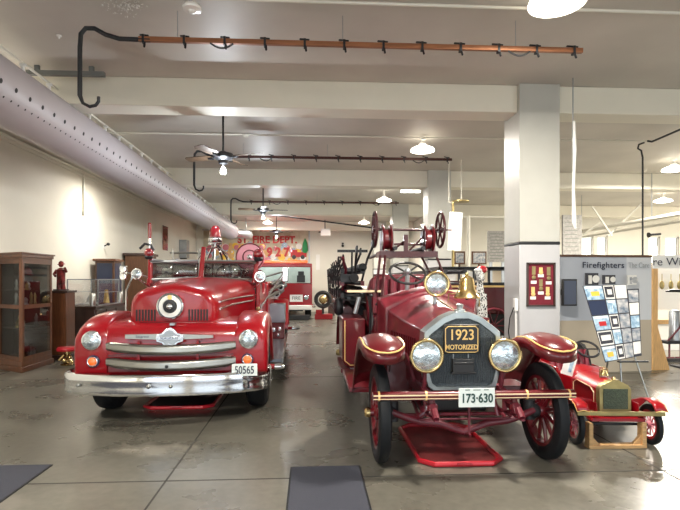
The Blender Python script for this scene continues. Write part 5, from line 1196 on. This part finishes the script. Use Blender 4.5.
mk('reel', MB().torus((0, 0, .83), (0, 1, 0), .3, .08, 28, 8).torus((0, .1, .83), (0, 1, 0), .28, .07, 28, 8), 'black', hc)
mk('hub', MB().lathe([(.18, -.1), (.15, -.14), (.05, -.16)], (0, 0, .83), (0, 1, 0), 16), 'brass', hc); mk('support', MB().box(-.05, .05, .15, .2, .2, .85), 'black', hc)
q = P(331.5, 297, 23.5); t = thing('wall_box', 'brown wooden box mounted at the far wall beside the hose cart', 'box', (q.x, q.y, 0)); mk('box', MB().box(-.22, .22, 0, .3, .62, 1.05), 'wood_brown', t, bev=.01); mk('stand', MB().box(-.15, .15, .05, .25, 0, .62), 'wood_dark', t)
q = P(346.5, 290, 15.5); t = thing('tall_cupboard', 'tall brown wooden cupboard behind the rear of the maroon truck', 'cabinet', (q.x, q.y, 0)); mk('body', MB().box(-.12, .25, 0, .5, 0, 1.9), 'wood_brown', t, bev=.01); mk('top', MB().box(-.15, .28, -.03, .53, 1.9, 1.95), 'wood', t)
mk('door', MB().box(-.08, .2, -.015, 0, .1, 1.8), 'wood_brown', t)

# ------------------------------------------------------------------ lights
def area(name, loc, rot, sx, sy, e, col, spread=PI):
    l = bpy.data.lights.new(name, 'AREA'); l.shape = 'RECTANGLE'; l.size = sx; l.size_y = sy; l.energy = e; l.color = col; l.spread = spread
    o = bpy.data.objects.new(name, l); C.objects.link(o); o.location = loc; o.rotation_euler = rot; return o
for i, (a, b) in enumerate(bays):
    area('bay_daylight', ((a+b)/2, YF-.25, 1.9), (PI/2, 0, 0), b-a, 3.4, 60 if i < 3 else 120, (.93, .97, 1))
for a, b in ys:
    area('window_daylight', (XR+.3, (a+b)/2, 2.1), (PI/2, 0, PI/2), b-a, 2.6, 330, (1, .9, .74))
w = bpy.data.worlds.new('sky'); bpy.context.scene.world = w; w.use_nodes = True
nt = w.node_tree; bg = nt.nodes['Background']
sky = nt.nodes.new('ShaderNodeTexSky'); sky.sky_type = 'NISHITA'; sky.sun_disc = False; sky.sun_elevation = math.radians(40); sky.sun_rotation = math.radians(60)
nt.links.new(sky.outputs[0], bg.inputs[0]); bg.inputs[1].default_value = .22
sun = bpy.data.lights.new('sun', 'SUN'); sun.energy = 5; sun.angle = .01; sun.color = (1, .9, .75)
so = bpy.data.objects.new('sun', sun); C.objects.link(so); so.rotation_euler = Vector((-.9, .3, -.27)).to_track_quat('-Z', 'Y').to_euler()

# ------------------------------------------------------------------ camera
cam = bpy.data.cameras.new('camera'); cam.sensor_width = 36; cam.lens = 36*510/680; cam.shift_y = 25/680; cam.clip_end = 200
co = bpy.data.objects.new('camera', cam); C.objects.link(co); co.location = (0, 0, EYE); co.rotation_euler = (PI/2, 0, -TH)
sc = bpy.context.scene; sc.camera = co
sc.view_settings.view_transform = 'Standard'; sc.view_settings.look = 'None'; sc.view_settings.gamma = 1; sc.view_settings.exposure = .45
sc.cycles.use_denoising = True; sc.cycles.max_bounces = 8; sc.cycles.transparent_max_bounces = 16
sc.cycles.sample_clamp_indirect = 8
